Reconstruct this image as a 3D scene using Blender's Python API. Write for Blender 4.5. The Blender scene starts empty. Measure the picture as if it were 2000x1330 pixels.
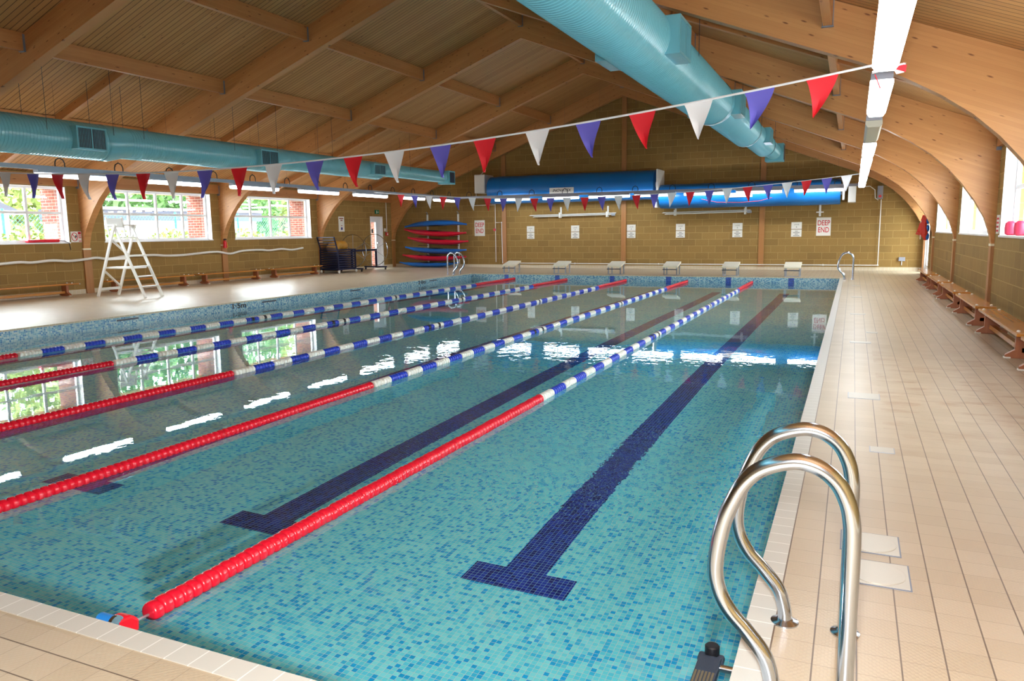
import bpy, bmesh, math, random
from mathutils import Vector, Matrix
random.seed(7)
C = bpy.context.scene
COL = C.collection
PI = math.pi

# ------------------------------------------------------------------ camera, world, exposure
cam_d = bpy.data.cameras.new('camera'); cam = bpy.data.objects.new('camera', cam_d); COL.objects.link(cam)
cam_d.sensor_width = 36.0; cam_d.sensor_fit = 'HORIZONTAL'
cam_d.lens = 1483.4 / 2000 * 36.0
cam_d.clip_start = 0.05; cam_d.clip_end = 300
_B = Matrix(((1, 0, 0), (0, 0, -1), (0, 1, 0)))
_rot = Matrix.Rotation(0.4205, 3, 'Z') @ Matrix.Rotation(-0.143, 3, 'X') @ _B @ Matrix.Rotation(-0.0125, 3, 'Z')
cam.matrix_world = Matrix.Translation((0, 0, 1.37)) @ _rot.to_4x4()
C.camera = cam

w = bpy.data.worlds.new('sky'); C.world = w; w.use_nodes = True
bg = w.node_tree.nodes['Background']
bg.inputs[0].default_value = (0.85, 0.94, 1.0, 1); bg.inputs[1].default_value = 6.5

fl_d = bpy.data.lights.new('camera_flash', 'POINT'); fl_d.energy = 190; fl_d.shadow_soft_size = 0.1
fl_d.color = (0.93, 0.97, 1.0)
fl = bpy.data.objects.new('camera_flash', fl_d); COL.objects.link(fl); fl.location = (-0.01, 0.02, 1.52); fl_d.cycles.is_caustics_light = True

TUBE_STRENGTH = 6.0
C.view_settings.view_transform = 'Standard'; C.view_settings.look = 'None'
C.view_settings.exposure = 1.84; C.view_settings.gamma = 1.0
C.view_settings.use_curve_mapping = False
C.cycles.max_bounces = 10; C.cycles.diffuse_bounces = 5; C.cycles.glossy_bounces = 5
C.cycles.transmission_bounces = 8; C.cycles.transparent_max_bounces = 12
C.cycles.sample_clamp_indirect = 30.0
C.cycles.caustics_refractive = True; C.cycles.caustics_reflective = True

# ------------------------------------------------------------------ materials
def s2l(c):
    return tuple((v / 12.92 if v <= 0.04045 else ((v + 0.055) / 1.055) ** 2.4) for v in c)
def rgb(r, g, b): return s2l((r / 255, g / 255, b / 255)) + (1.0,)

class NT:
    def __init__(s, name):
        s.m = bpy.data.materials.new(name); s.m.use_nodes = True
        s.t = s.m.node_tree; s.p = s.t.nodes['Principled BSDF']; s.out = s.t.nodes['Material Output']
    def n(s, typ, ins=None, **kw):
        nd = s.t.nodes.new(typ)
        for k, v in kw.items(): setattr(nd, k, v)
        for k, v in (ins or {}).items(): s.set(nd.inputs[k], v)
        return nd
    def set(s, sock, v):
        if isinstance(v, bpy.types.NodeSocket): s.t.links.new(v, sock)
        else: sock.default_value = v
    def math(s, op, a, b=None, c=None):
        ins = {0: a}
        if b is not None: ins[1] = b
        if c is not None: ins[2] = c
        return s.n('ShaderNodeMath', ins, operation=op).outputs[0]
    def mix(s, f, a, b):
        nd = s.n('ShaderNodeMix', data_type='RGBA')
        s.set(nd.inputs['Factor'], f); s.set(nd.inputs['A'], a); s.set(nd.inputs['B'], b)
        return nd.outputs['Result']
    def obj(s): return s.n('ShaderNodeTexCoord').outputs['Object']
    def sep(s, v): return s.n('ShaderNodeSeparateXYZ', {0: v}).outputs
    def comb(s, x, y, z): return s.n('ShaderNodeCombineXYZ', {0: x, 1: y, 2: z}).outputs[0]
    def vm(s, op, a, b):
        return s.n('ShaderNodeVectorMath', {0: a, 1: b}, operation=op).outputs[0]
    def noise(s, v, scale, detail=3.0, rough=0.55):
        return s.n('ShaderNodeTexNoise', {'Vector': v, 'Scale': scale, 'Detail': detail, 'Roughness': rough}).outputs['Fac']
    def ramp(s, f, stops, interp='LINEAR'):
        nd = s.n('ShaderNodeValToRGB', {0: f}); nd.color_ramp.interpolation = interp
        e = nd.color_ramp.elements
        while len(e) < len(stops): e.new(0.5)
        for el, (p, c) in zip(e, stops): el.position = p; el.color = c
        return nd.outputs[0]
    def bump(s, h, strength=1.0, dist=0.01):
        return s.n('ShaderNodeBump', {'Height': h, 'Strength': strength, 'Distance': dist}).outputs[0]

MATS = {}
def plain(name, c, rough=0.5, metal=0.0, spec=0.5, trans=None, coat=0.0):
    if name in MATS: return MATS[name]
    t = NT(name)
    v = t.noise(t.obj(), 9.0)
    col = t.mix(t.math('MULTIPLY', v, 0.16), c, tuple(x * 0.82 for x in c[:3]) + (1,))
    t.set(t.p.inputs['Base Color'], col)
    t.p.inputs['Roughness'].default_value = rough; t.p.inputs['Metallic'].default_value = metal
    t.p.inputs['Specular IOR Level'].default_value = spec
    t.p.inputs['Coat Weight'].default_value = coat
    MATS[name] = t.m; return t.m

def m_block(name, axis):
    t = NT(name); o = t.obj(); x, y, z = t.sep(o)
    u = y if axis == 'x' else x
    v = t.comb(u, t.math('ADD', z, -0.115), 0.0)
    br = t.n('ShaderNodeTexBrick', {'Vector': v, 'Color1': rgb(158, 124, 66), 'Color2': rgb(134, 104, 54),
             'Mortar': rgb(186, 154, 92), 'Scale': 1.0, 'Mortar Size': 0.007, 'Mortar Smooth': 0.15,
             'Bias': -0.25, 'Brick Width': 0.45, 'Row Height': 0.225}, offset=0.5)
    n1 = t.noise(o, 22.0, 6.0, 0.7); n2 = t.noise(o, 1.3)
    c = t.mix(t.math('MULTIPLY', n1, 0.35), br.outputs['Color'], rgb(104, 80, 42))
    c = t.mix(t.math('MULTIPLY', n2, 0.25), c, rgb(166, 130, 70))
    t.set(t.p.inputs['Base Color'], c); t.p.inputs['Roughness'].default_value = 0.85
    h = t.math('MULTIPLY_ADD', br.outputs['Fac'], -1.0, t.math('MULTIPLY', n1, 0.35))
    t.set(t.p.inputs['Normal'], t.bump(h, 0.5, 0.006))
    return t.m

def m_redbrick():
    t = NT('red_brick'); o = t.obj(); x, y, z = t.sep(o)
    v = t.comb(t.math('ADD', x, y), z, 0.0)
    br = t.n('ShaderNodeTexBrick', {'Vector': v, 'Color1': rgb(128, 62, 46), 'Color2': rgb(100, 46, 36),
             'Mortar': rgb(150, 132, 116), 'Scale': 1.0, 'Mortar Size': 0.006, 'Brick Width': 0.225, 'Row Height': 0.075}, offset=0.5)
    t.set(t.p.inputs['Base Color'], br.outputs['Color']); t.p.inputs['Roughness'].default_value = 0.9
    return t.m

def m_boards():
    # softwood boarding running up the roof slope, V-joints every 95 mm
    t = NT('roof_boards'); o = t.obj(); x, y, z = t.sep(o)
    ys = t.math('DIVIDE', y, 0.105)
    fr = t.math('FRACT', ys); idx = t.math('FLOOR', ys)
    wn = t.n('ShaderNodeTexWhiteNoise', {'W': idx}, noise_dimensions='1D').outputs['Value']
    grain = t.noise(t.comb(t.math('MULTIPLY', x, 1.2), t.math('MULTIPLY', y, 40.0), idx), 1.0, 4.0)
    c = t.mix(wn, rgb(206, 154, 96), rgb(186, 132, 76))
    c = t.mix(t.math('MULTIPLY', grain, 0.45), c, rgb(158, 108, 60))
    kn = t.n('ShaderNodeTexVoronoi', {'Vector': t.comb(t.math('MULTIPLY', x, 2.2), t.math('MULTIPLY', y, 9.0), 0.0), 'Scale': 1.0}).outputs['Distance']
    c = t.mix(t.math('LESS_THAN', kn, 0.075), c, rgb(96, 56, 26))
    gap = t.math('LESS_THAN', fr, 0.13)
    c = t.mix(t.math('MULTIPLY', gap, 0.85), c, rgb(70, 42, 20))
    t.set(t.p.inputs['Base Color'], c); t.p.inputs['Roughness'].default_value = 0.6
    t.set(t.p.inputs['Normal'], t.bump(t.math('SUBTRACT', 1.0, gap), 0.6, 0.006))
    return t.m

def m_glulam(name, dark=False):
    # laminated softwood: thin laminations with grain running along the beam
    t = NT(name); o = t.obj(); x, y, z = t.sep(o)
    d = t.math('ABSOLUTE', t.math('ADD', x, 7.5))
    lam = t.math('DIVIDE', t.math('MULTIPLY_ADD', d, 0.385, z), 0.044)
    idx = t.math('FLOOR', lam)
    wn = t.n('ShaderNodeTexWhiteNoise', {'W': idx}, noise_dimensions='1D').outputs['Value']
    g = t.noise(t.comb(t.math('MULTIPLY', d, 2.2), t.math('MULTIPLY', y, 3.0), t.math('MULTIPLY', lam, 1.1)), 1.0, 5.0, 0.6)
    a, b = (rgb(212, 156, 98), rgb(186, 126, 72))
    if dark: a, b = (rgb(200, 142, 86), rgb(172, 112, 62))
    c = t.mix(wn, a, tuple((p * 0.25 + q * 0.75) for p, q in zip(a, b)))
    lf = t.math('LESS_THAN', t.math('FRACT', lam), 0.07)
    c = t.mix(t.math('MULTIPLY', lf, 0.3), c, tuple(q * 0.55 for q in b[:3]) + (1,))
    c = t.mix(t.math('MULTIPLY', g, 0.85), c, b)
    kn = t.n('ShaderNodeTexVoronoi', {'Vector': t.comb(t.math('MULTIPLY', d, 4.2), t.math('MULTIPLY', y, 3.0), t.math('MULTIPLY', lam, 0.62)), 'Scale': 1.0}).outputs['Distance']
    kf = t.n('ShaderNodeMapRange', {0: kn, 1: 0.07, 2: 0.16, 3: 0.9, 4: 0.0}).outputs[0]
    c = t.mix(kf, c, rgb(112, 60, 28))
    t.set(t.p.inputs['Base Color'], c); t.p.inputs['Roughness'].default_value = 0.45
    return t.m

def m_wood(name, a, b, axis=0, rough=0.4):
    t = NT(name); o = t.obj(); s = list(t.sep(o)); 
    k = [30.0, 30.0, 30.0]; k[axis] = 1.6
    g = t.noise(t.comb(*[t.math('MULTIPLY', s[i], k[i]) for i in range(3)]), 1.0, 4.0)
    t.set(t.p.inputs['Base Color'], t.mix(g, a, b)); t.p.inputs['Roughness'].default_value = rough
    return t.m

def m_deck(name, long_axis):
    t = NT(name); o = t.obj(); x, y, z = t.sep(o)
    P = 0.1295
    u = t.math('DIVIDE', t.math('ADD', x, 0.189), P); v = t.math('DIVIDE', t.math('ADD', y, -1.645), P)
    fu = t.math('FRACT', u); fv = t.math('FRACT', v)
    lu = t.math('LESS_THAN', fu, 0.04 if long_axis == 'y' else 0.022)
    lv = t.math('LESS_THAN', fv, 0.04 if long_axis == 'x' else 0.022)
    cell = t.comb(t.math('FLOOR', u), t.math('FLOOR', v), 0.0)
    wn = t.n('ShaderNodeTexWhiteNoise', {'Vector': cell}, noise_dimensions='3D').outputs['Value']
    c = t.mix(wn, rgb(194, 178, 154), rgb(185, 168, 143))
    st = t.noise(t.comb(t.math('MULTIPLY', x, 2.2), t.math('MULTIPLY', y, 5.0), 0.0), 1.0, 5.0, 0.65)
    reg = t.math('MULTIPLY', t.math('SMOOTH_MIN', 1.0, t.math('MAXIMUM', 0.0, t.math('SUBTRACT', 1.0, t.math('ABSOLUTE', t.math('MULTIPLY', t.math('ADD', y, -7.3), 0.30)))), 0.2), 1.0)
    smask = t.math('MULTIPLY', t.math('MULTIPLY', t.n('ShaderNodeMapRange', {0: st, 1: 0.50, 2: 0.66}).outputs[0], reg), t.math('GREATER_THAN', x, 0.25))
    c = t.mix(t.math('MULTIPLY', smask, 0.7), c, rgb(150, 104, 60))
    c = t.mix(t.math('MULTIPLY', t.noise(o, 1.1), 0.18), c, rgb(170, 150, 120))
    thick, thin = (lu, lv) if long_axis == 'y' else (lv, lu)
    c = t.mix(t.math('MULTIPLY', thin, 0.45), c, rgb(112, 92, 76))
    c = t.mix(t.math('MULTIPLY', thick, 0.8), c, rgb(80, 62, 54))
    t.set(t.p.inputs['Base Color'], c)
    t.set(t.p.inputs['Roughness'], t.math('MULTIPLY_ADD', t.noise(o, 0.8, 0.0), 0.08, 0.29))
    # little raised studs on each tile
    su = t.math('SINE', t.math('MULTIPLY', x, 2 * PI / 0.0216)); sv = t.math('SINE', t.math('MULTIPLY', y, 2 * PI / 0.0216))
    st2 = t.n('ShaderNodeMapRange', {0: t.math('MULTIPLY', su, sv), 1: -0.2, 2: 0.4}).outputs[0]
    line = t.math('MAXIMUM', lu, lv)
    h = t.math('MULTIPLY', st2, t.math('SUBTRACT', 1.0, line))
    t.set(t.p.inputs['Normal'], t.bump(h, 0.35, 0.0012))
    return t.m

def m_coping(name, c0):
    t = NT(name); o = t.obj(); x, y, z = t.sep(o)
    fu = t.math('FRACT', t.math('DIVIDE', x, 0.105)); fv = t.math('FRACT', t.math('DIVIDE', y, 0.105))
    # joints across the kerb only: pick the axis by which edge we are on
    near = t.math('LESS_THAN', y, 1.74); far = t.math('GREATER_THAN', y, 22.49)
    alongx = t.math('MAXIMUM', near, far)
    f = t.math('ADD', t.math('MULTIPLY', fu, alongx), t.math('MULTIPLY', fv, t.math('SUBTRACT', 1.0, alongx)))
    l = t.math('LESS_THAN', f, 0.05)
    c = t.mix(l, c0, rgb(232, 230, 224))
    t.set(t.p.inputs['Base Color'], c); t.p.inputs['Roughness'].default_value = 0.3
    return t.m

def m_mosaic(name, axes, dark=False, wall=False):
    t = NT(name); o = t.obj(); s = t.sep(o)
    P = 0.0262
    u = t.math('DIVIDE', s[axes[0]], P); v = t.math('DIVIDE', s[axes[1]], P)
    cell = t.comb(t.math('FLOOR', u), t.math('FLOOR', v), 3.0)
    wn = t.n('ShaderNodeTexWhiteNoise', {'Vector': cell}, noise_dimensions='3D').outputs['Value']
    if dark:
        c = t.ramp(wn, [(0.0, rgb(20, 46, 150)), (0.4, rgb(30, 64, 180)), (0.8, rgb(16, 34, 120))], 'CONSTANT')
    elif wall:
        c = t.ramp(wn, [(0.0, rgb(40, 110, 160)), (0.2, rgb(92, 150, 178)), (0.42, rgb(150, 186, 194)),
                        (0.7, rgb(176, 200, 200)), (0.86, rgb(120, 168, 184))], 'CONSTANT')
    else:
        c = t.ramp(wn, [(0.0, rgb(24, 188, 248)), (0.11, rgb(66, 212, 252)), (0.24, rgb(122, 244, 255)),
                        (0.55, rgb(142, 250, 255)), (0.80, rgb(104, 236, 255))], 'CONSTANT')
    g = t.math('MAXIMUM', t.math('LESS_THAN', t.math('FRACT', u), 0.085), t.math('LESS_THAN', t.math('FRACT', v), 0.085))
    c = t.mix(g, c, rgb(214, 240, 240) if not dark else rgb(150, 190, 214))
    t.set(t.p.inputs['Base Color'], c); t.p.inputs['Roughness'].default_value = 0.25
    return t.m

def m_water():
    t = NT('pool_water'); o = t.obj(); x, y, z = t.sep(o)
    def blob(cx, cy, rx, ry):
        a = t.math('POWER', t.math('DIVIDE', t.math('SUBTRACT', x, cx), rx), 2.0)
        b = t.math('POWER', t.math('DIVIDE', t.math('SUBTRACT', y, cy), ry), 2.0)
        return t.math('EXPONENT', t.math('MULTIPLY', t.math('ADD', a, b), -1.0))
    n1 = t.noise(o, 1.6, 2.0); n2 = t.noise(o, 5.0, 2.0); n3 = t.noise(o, 14.0, 2.0)
    m1 = blob(-1.5, 4.75, 0.9, 0.75); m2 = blob(-3.6, 8.6, 2.6, 1.2)
    h = t.math('MULTIPLY', n1, 0.0006)
    h = t.math('MULTIPLY_ADD', n2, t.math('MULTIPLY_ADD', m2, 0.0022, 0.0003), h)
    h = t.math('MULTIPLY_ADD', n3, t.math('MULTIPLY_ADD', m1, 0.0045, t.math('MULTIPLY_ADD', m2, 0.0006, 0.00008)), h)
    nrm = t.bump(h, 1.0, 1.0)
    g = t.n('ShaderNodeBsdfGlass', {'Color': (0.985, 1.0, 1.0, 1), 'Roughness': 0.0, 'IOR': 1.333, 'Normal': nrm})
    t.t.links.new(g.outputs[0], t.out.inputs['Surface'])
    return t.m

def m_glass():
    t = NT('window_glass')
    tr = t.n('ShaderNodeBsdfTransparent', {'Color': (0.97, 0.99, 0.98, 1)})
    gl = t.n('ShaderNodeBsdfGlossy', {'Color': (1, 1, 1, 1), 'Roughness': 0.0})
    mx = t.n('ShaderNodeMixShader', {0: 0.06}); t.t.links.new(tr.outputs[0], mx.inputs[1]); t.t.links.new(gl.outputs[0], mx.inputs[2])
    t.t.links.new(mx.outputs[0], t.out.inputs['Surface'])
    return t.m

def m_emit(name, c, strength):
    t = NT(name)
    t.p.inputs['Base Color'].default_value = (0.9, 0.9, 0.9, 1)
    t.p.inputs['Emission Color'].default_value = c; t.p.inputs['Emission Strength'].default_value = strength
    return t.m

def m_leaf(name, a, b):
    t = NT(name); o = t.obj()
    n = t.noise(o, 2.5, 3.0); 
    c = t.mix(n, a, b)
    t.set(t.p.inputs['Base Color'], c); t.p.inputs['Roughness'].default_value = 0.6
    return t.m

def m_duct():
    t = NT('duct_paint'); o = t.obj()
    n = t.noise(o, 6.0, 4.0)
    t.set(t.p.inputs['Base Color'], t.mix(t.math('MULTIPLY', n, 0.4), rgb(124, 196, 212), rgb(102, 174, 192)))
    t.p.inputs['Roughness'].default_value = 0.2; t.p.inputs['Specular IOR Level'].default_value = 0.7
    return t.m

M = {}
M['block_x'] = m_block('block_side', 'x'); M['block_y'] = m_block('block_end', 'y')
M['redbrick'] = m_redbrick(); M['boards'] = m_boards()
M['glulam'] = m_glulam('glulam'); M['glulam2'] = m_glulam('glulam_purlin', True)
M['post'] = m_wood('painted_post', rgb(186, 132, 78), rgb(160, 106, 60), 2)
M['bench'] = m_wood('bench_seat', rgb(206, 140, 62), rgb(176, 108, 40), 1, 0.22)
M['bench_leg'] = m_wood('bench_leg', rgb(182, 112, 74), rgb(150, 86, 52), 2, 0.4)
M['deck_r'] = m_deck('deck_tiles_side', 'y'); M['deck_n'] = m_deck('deck_tiles_end', 'x')
M['coping'] = m_coping('kerb_tiles', rgb(200, 197, 188)); M['coping2'] = m_coping('kerb_tiles_cream', rgb(196, 180, 150))
M['skirt'] = m_coping('skirting_tiles', rgb(222, 206, 178))
M['mos_f'] = m_mosaic('mosaic_floor', (0, 1)); M['mos_x'] = m_mosaic('mosaic_side', (1, 2), False, True); M['mos_y'] = m_mosaic('mosaic_end', (0, 2), False, True)
M['mos_d'] = m_mosaic('mosaic_navy', (0, 1), True); M['mos_dy'] = m_mosaic('mosaic_navy_end', (0, 2), True)
M['water'] = m_water(); M['glass'] = m_glass()
M['tube'] = m_emit('lit_diffuser', (0.90, 0.96, 1.0, 1), TUBE_STRENGTH)
M['duct'] = m_duct()
M['white'] = plain('white_paint', rgb(236, 234, 228), 0.4)
M['upvc'] = plain('white_upvc', rgb(240, 240, 242), 0.3)
M['sign'] = plain('sign_white', rgb(232, 228, 218), 0.4)
M['steel'] = plain('polished_steel', (0.53, 0.60, 0.70, 1), 0.16, 1.0)
M['galv'] = plain('galvanised', (0.42, 0.45, 0.50, 1), 0.4, 0.7)
M['bracket'] = plain('bracket_steel', rgb(128, 136, 152), 0.5, 0.3)
M['plate'] = plain('brushed_plate', (0.60, 0.57, 0.50, 1), 0.42, 0.45)
M['red'] = plain('red_plastic', rgb(214, 24, 40), 0.28)
M['floatred'] = plain('red_float', rgb(222, 22, 48), 0.25)
M['floatblue'] = plain('blue_float', rgb(34, 66, 196), 0.3)
M['floatwhite'] = plain('white_float', rgb(236, 236, 226), 0.3)
M['black'] = plain('black_plastic', rgb(24, 24, 28), 0.4)
M['dgrey'] = plain('dark_grey_plastic', rgb(52, 60, 74), 0.35)
M['ribbed'] = plain('worn_tread', rgb(120, 108, 84), 0.35, 0.3)
M['flag_r'] = plain('flag_red', rgb(224, 30, 44), 0.7); M['flag_b'] = plain('flag_blue', rgb(104, 98, 200), 0.7)
M['flag_w'] = plain('flag_white', rgb(236, 236, 238), 0.7)
M['cover'] = plain('blue_cover', rgb(18, 112, 188), 0.35)
M['kblue'] = plain('kayak_blue', rgb(24, 104, 190), 0.28); M['kred'] = plain('kayak_red', rgb(206, 18, 50), 0.28)
M['navy'] = plain('navy_metal', rgb(22, 30, 62), 0.4)
M['sack'] = plain('mustard_sack', rgb(178, 128, 44), 0.5)
M['trunk'] = plain('trunking_grey', rgb(150, 152, 164), 0.45)
M['diff_off'] = plain('unlit_diffuser', rgb(186, 180, 160), 0.35)
M['block_top'] = plain('starting_block_top', rgb(240, 232, 206), 0.5)
M['txt_red'] = plain('red_ink', rgb(204, 30, 44), 0.6); M['txt_dark'] = plain('dark_ink', rgb(64, 62, 66), 0.6)
M['txt_blue'] = plain('blue_ink', rgb(20, 20, 120), 0.6)
M['txt_pale'] = plain('pale_ink', rgb(150, 146, 142), 0.6)
M['green'] = plain('green_sign', rgb(14, 110, 76), 0.5)
M['fgreen'] = plain('green_fence', rgb(10, 104, 92), 0.5)
M['ground'] = plain('tarmac', rgb(176, 176, 172), 0.9)
M['slate'] = plain('slate_roof', rgb(52, 52, 62), 0.8)
M['bark'] = plain('bark', rgb(86, 66, 48), 0.9)
M['leaf1'] = m_leaf('leaf_dark', rgb(36, 74, 34), rgb(84, 120, 50)); M['leaf2'] = m_leaf('leaf_light', rgb(84, 108, 44), rgb(138, 148, 76))
M['orange'] = plain('orange_red_fabric', rgb(206, 50, 26), 0.6)
M['pink'] = plain('pink_red_plastic', rgb(232, 58, 92), 0.35)

# ------------------------------------------------------------------ mesh helpers
class MB:
    def __init__(s): s.v = []; s.f = []
    def add(s, vs, fs):
        o = len(s.v); s.v += [tuple(p) for p in vs]; s.f += [tuple(i + o for i in f) for f in fs]; return s
    def box(s, x0, x1, y0, y1, z0, z1):
        return s.add([(x0, y0, z0), (x1, y0, z0), (x1, y1, z0), (x0, y1, z0), (x0, y0, z1), (x1, y0, z1), (x1, y1, z1), (x0, y1, z1)],
                     [(3, 2, 1, 0), (4, 5, 6, 7), (0, 1, 5, 4), (1, 2, 6, 5), (2, 3, 7, 6), (3, 0, 4, 7)])
    def bar(s, p, q, a, b, up=(0, 0, 1)):
        # rectangular bar from p to q, width a (sideways) and depth b
        p = Vector(p); q = Vector(q); d = (q - p).normalized(); u = Vector(up)
        if abs(d.dot(u)) > 0.98: u = Vector((0, 1, 0))
        sd = d.cross(u).normalized(); u = sd.cross(d).normalized()
        vs = []
        for c in (p, q):
            for i, j in ((-1, -1), (1, -1), (1, 1), (-1, 1)): vs.append(c + sd * (i * a / 2) + u * (j * b / 2))
        return s.add(vs, [(3, 2, 1, 0), (4, 5, 6, 7), (0, 1, 5, 4), (1, 2, 6, 5), (2, 3, 7, 6), (3, 0, 4, 7)])
    def prism(s, poly, fn, a, b):
        # extrude a 2-D polygon: fn(u, v, t) -> xyz, t in {a, b}
        n = len(poly)
        vs = [fn(u, v, a) for u, v in poly] + [fn(u, v, b) for u, v in poly]
        fs = [tuple(range(n - 1, -1, -1)), tuple(range(n, 2 * n))] + [(i, (i + 1) % n, (i + 1) % n + n, i + n) for i in range(n)]
        return s.add(vs, fs)
    def tube(s, pts, r, n=10, caps=True):
        P = [Vector(p) for p in pts]; rings = []
        rs = r if isinstance(r, (list, tuple)) else [r] * len(P)
        up = None
        for i, p in enumerate(P):
            d = (P[min(i + 1, len(P) - 1)] - P[max(i - 1, 0)]).normalized()
            if up is None:
                up = Vector((0, 0, 1)) if abs(d.z) < 0.9 else Vector((0, 1, 0))
            sd = d.cross(up).normalized(); up = sd.cross(d).normalized()
            rings.append([p + (sd * math.cos(2 * PI * k / n) + up * math.sin(2 * PI * k / n)) * rs[i] for k in range(n)])
        vs = [q for rg in rings for q in rg]
        fs = [(i * n + k, i * n + (k + 1) % n, (i + 1) * n + (k + 1) % n, (i + 1) * n + k) for i in range(len(P) - 1) for k in range(n)]
        if caps: fs += [tuple(range(n - 1, -1, -1)), tuple(range((len(P) - 1) * n, len(P) * n))]
        return s.add(vs, fs)
    def lathe(s, prof, axis_o, axis='y', n=16):
        # prof: (t along axis, radius)
        ox, oy, oz = axis_o; vs = []
        for t, r in prof:
            for k in range(n):
                a = 2 * PI * k / n; c, d = r * math.cos(a), r * math.sin(a)
                vs.append({'y': (ox + c, oy + t, oz + d), 'x': (ox + t, oy + c, oz + d), 'z': (ox + c, oy + d, oz + t)}[axis])
        m = len(prof)
        fs = [(i * n + k, i * n + (k + 1) % n, (i + 1) * n + (k + 1) % n, (i + 1) * n + k) for i in range(m - 1) for k in range(n)]
        fs += [tuple(range(n - 1, -1, -1)), tuple(range((m - 1) * n, m * n))]
        return s.add(vs, fs)
    def ball(s, c, r, n=12, m=8):
        rx, ry, rz = r if isinstance(r, (tuple, list)) else (r, r, r)
        vs = [(c[0], c[1], c[2] + rz)]
        for i in range(1, m):
            a = PI * i / m
            for k in range(n):
                b = 2 * PI * k / n
                vs.append((c[0] + rx * math.sin(a) * math.cos(b), c[1] + ry * math.sin(a) * math.sin(b), c[2] + rz * math.cos(a)))
        vs.append((c[0], c[1], c[2] - rz)); L = len(vs) - 1
        fs = [(0, 1 + k, 1 + (k + 1) % n) for k in range(n)]
        for i in range(m - 2):
            for k in range(n):
                a = 1 + i * n + k; b = 1 + i * n + (k + 1) % n
                fs.append((a, a + n, b + n, b))
        fs += [(L, 1 + (m - 2) * n + (k + 1) % n, 1 + (m - 2) * n + k) for k in range(n)]
        return s.add(vs, fs)
    def build(s, name, mat, parent=None, smooth=False, bevel=0.0, off=None):
        me = bpy.data.meshes.new(name)
        vs = s.v if off is None else [(p[0] - off[0], p[1] - off[1], p[2] - off[2]) for p in s.v]
        me.from_pydata(vs, [], s.f)
        bm = bmesh.new(); bm.from_mesh(me); bmesh.ops.recalc_face_normals(bm, faces=bm.faces); bm.to_mesh(me); bm.free()
        mats = mat if isinstance(mat, (list, tuple)) else [mat]
        for m_ in mats: me.materials.append(m_)
        if smooth:
            for p in me.polygons: p.use_smooth = True
            me.set_sharp_from_angle(angle=math.radians(38))
        o = bpy.data.objects.new(name, me); COL.objects.link(o)
        if parent is not None: o.parent = parent
        if bevel:
            b = o.modifiers.new('edge', 'BEVEL'); b.width = bevel; b.segments = 2; b.limit_method = 'ANGLE'
        return o

def tag(o, label, cat, group=None):
    o['label'] = label; o['category'] = cat
    if group: o['group'] = group
    return o
def thing(name, label, cat, loc=(0, 0, 0), rz=0, group=None):
    o = bpy.data.objects.new(name, None); COL.objects.link(o); o.empty_display_size = 0.1
    o.location = loc; o.rotation_euler = (0, 0, rz)
    return tag(o, label, cat, group)
def struct(o): o['kind'] = 'structure'; return o
def kids(o): return [c for c in ALLKIDS.get(o.name, [])]
ALLKIDS = {}
def P(name, mb, mat, root, smooth=False, bevel=0.0, world=True):
    # part of a thing; mesh given in world coordinates unless world=False
    off = None
    if world:
        off = Vector(root.location) if root.parent is None else Vector(root.location) + Vector(root.parent.location)
    return mb.build(name, mat, root, smooth, bevel, off)
def dup(root, loc, label, rz=None):
    r = root.copy(); COL.objects.link(r); r.location = loc; r['label'] = label
    if rz is not None: r.rotation_euler = (0, 0, rz)
    for ch in [c for c in bpy.data.objects if c.parent == root]:
        c = ch.copy(); COL.objects.link(c); c.parent = r
        for g in [d for d in bpy.data.objects if d.parent == ch]:
            d = g.copy(); COL.objects.link(d); d.parent = c
    return r
def text(name, body, loc, face, size, mat, parent=None, ext=0.0015, shear=0.0, xs=1.0, off=None, bold=0.0):
    cu = bpy.data.curves.new(name, 'FONT'); cu.body = body; cu.size = size; cu.align_x = 'CENTER'; cu.align_y = 'CENTER'
    cu.extrude = ext; cu.shear = shear; cu.offset = bold; cu.materials.append(mat)
    tmp = bpy.data.objects.new(name, cu); COL.objects.link(tmp)
    dg = bpy.context.evaluated_depsgraph_get(); me = bpy.data.meshes.new_from_object(tmp.evaluated_get(dg))
    COL.objects.unlink(tmp); bpy.data.objects.remove(tmp)
    me.name = name
    o = bpy.data.objects.new(name, me); COL.objects.link(o)
    o.scale = (xs, 1, 1)
    o.rotation_euler = {'-y': (PI / 2, 0, 0), '+x': (PI / 2, 0, PI / 2), '-x': (PI / 2, 0, -PI / 2)}[face]
    o.location = Vector(loc) - (Vector(off) if off is not None else Vector((0, 0, 0)))
    if parent is not None: o.parent = parent
    return o

# ------------------------------------------------------------------ dimensions
XL, XR, XM = -17.0, 2.0, -7.5            # side walls, ridge
YF, YN = 26.6, -4.0                      # far and near walls
PX0, PX1, PY0, PY1 = -11.5, -0.282, 1.732, 22.5
ZW = -0.175
SL = 0.385
ZC = 6.5                                 # boarding underside at the ridge
zroof = lambda x: ZC - SL * abs(x - XM)
FR = [(-0.4, -0.3, -0.1), (4.0, 4.25, 4.6), (8.45, 8.75, 9.25), (12.75, 13.05, 13.95), (17.2, 17.6, 18.8), (21.7, 22.2, 23.55), (26.35, 26.4, 26.4)]
def fy(i, x):
    a, b, c = FR[i]
    return a + (b - a) * (x - XL) / (XM - XL) if x < XM else b + (c - b) * (x - XM) / (XR - XM)

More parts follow.
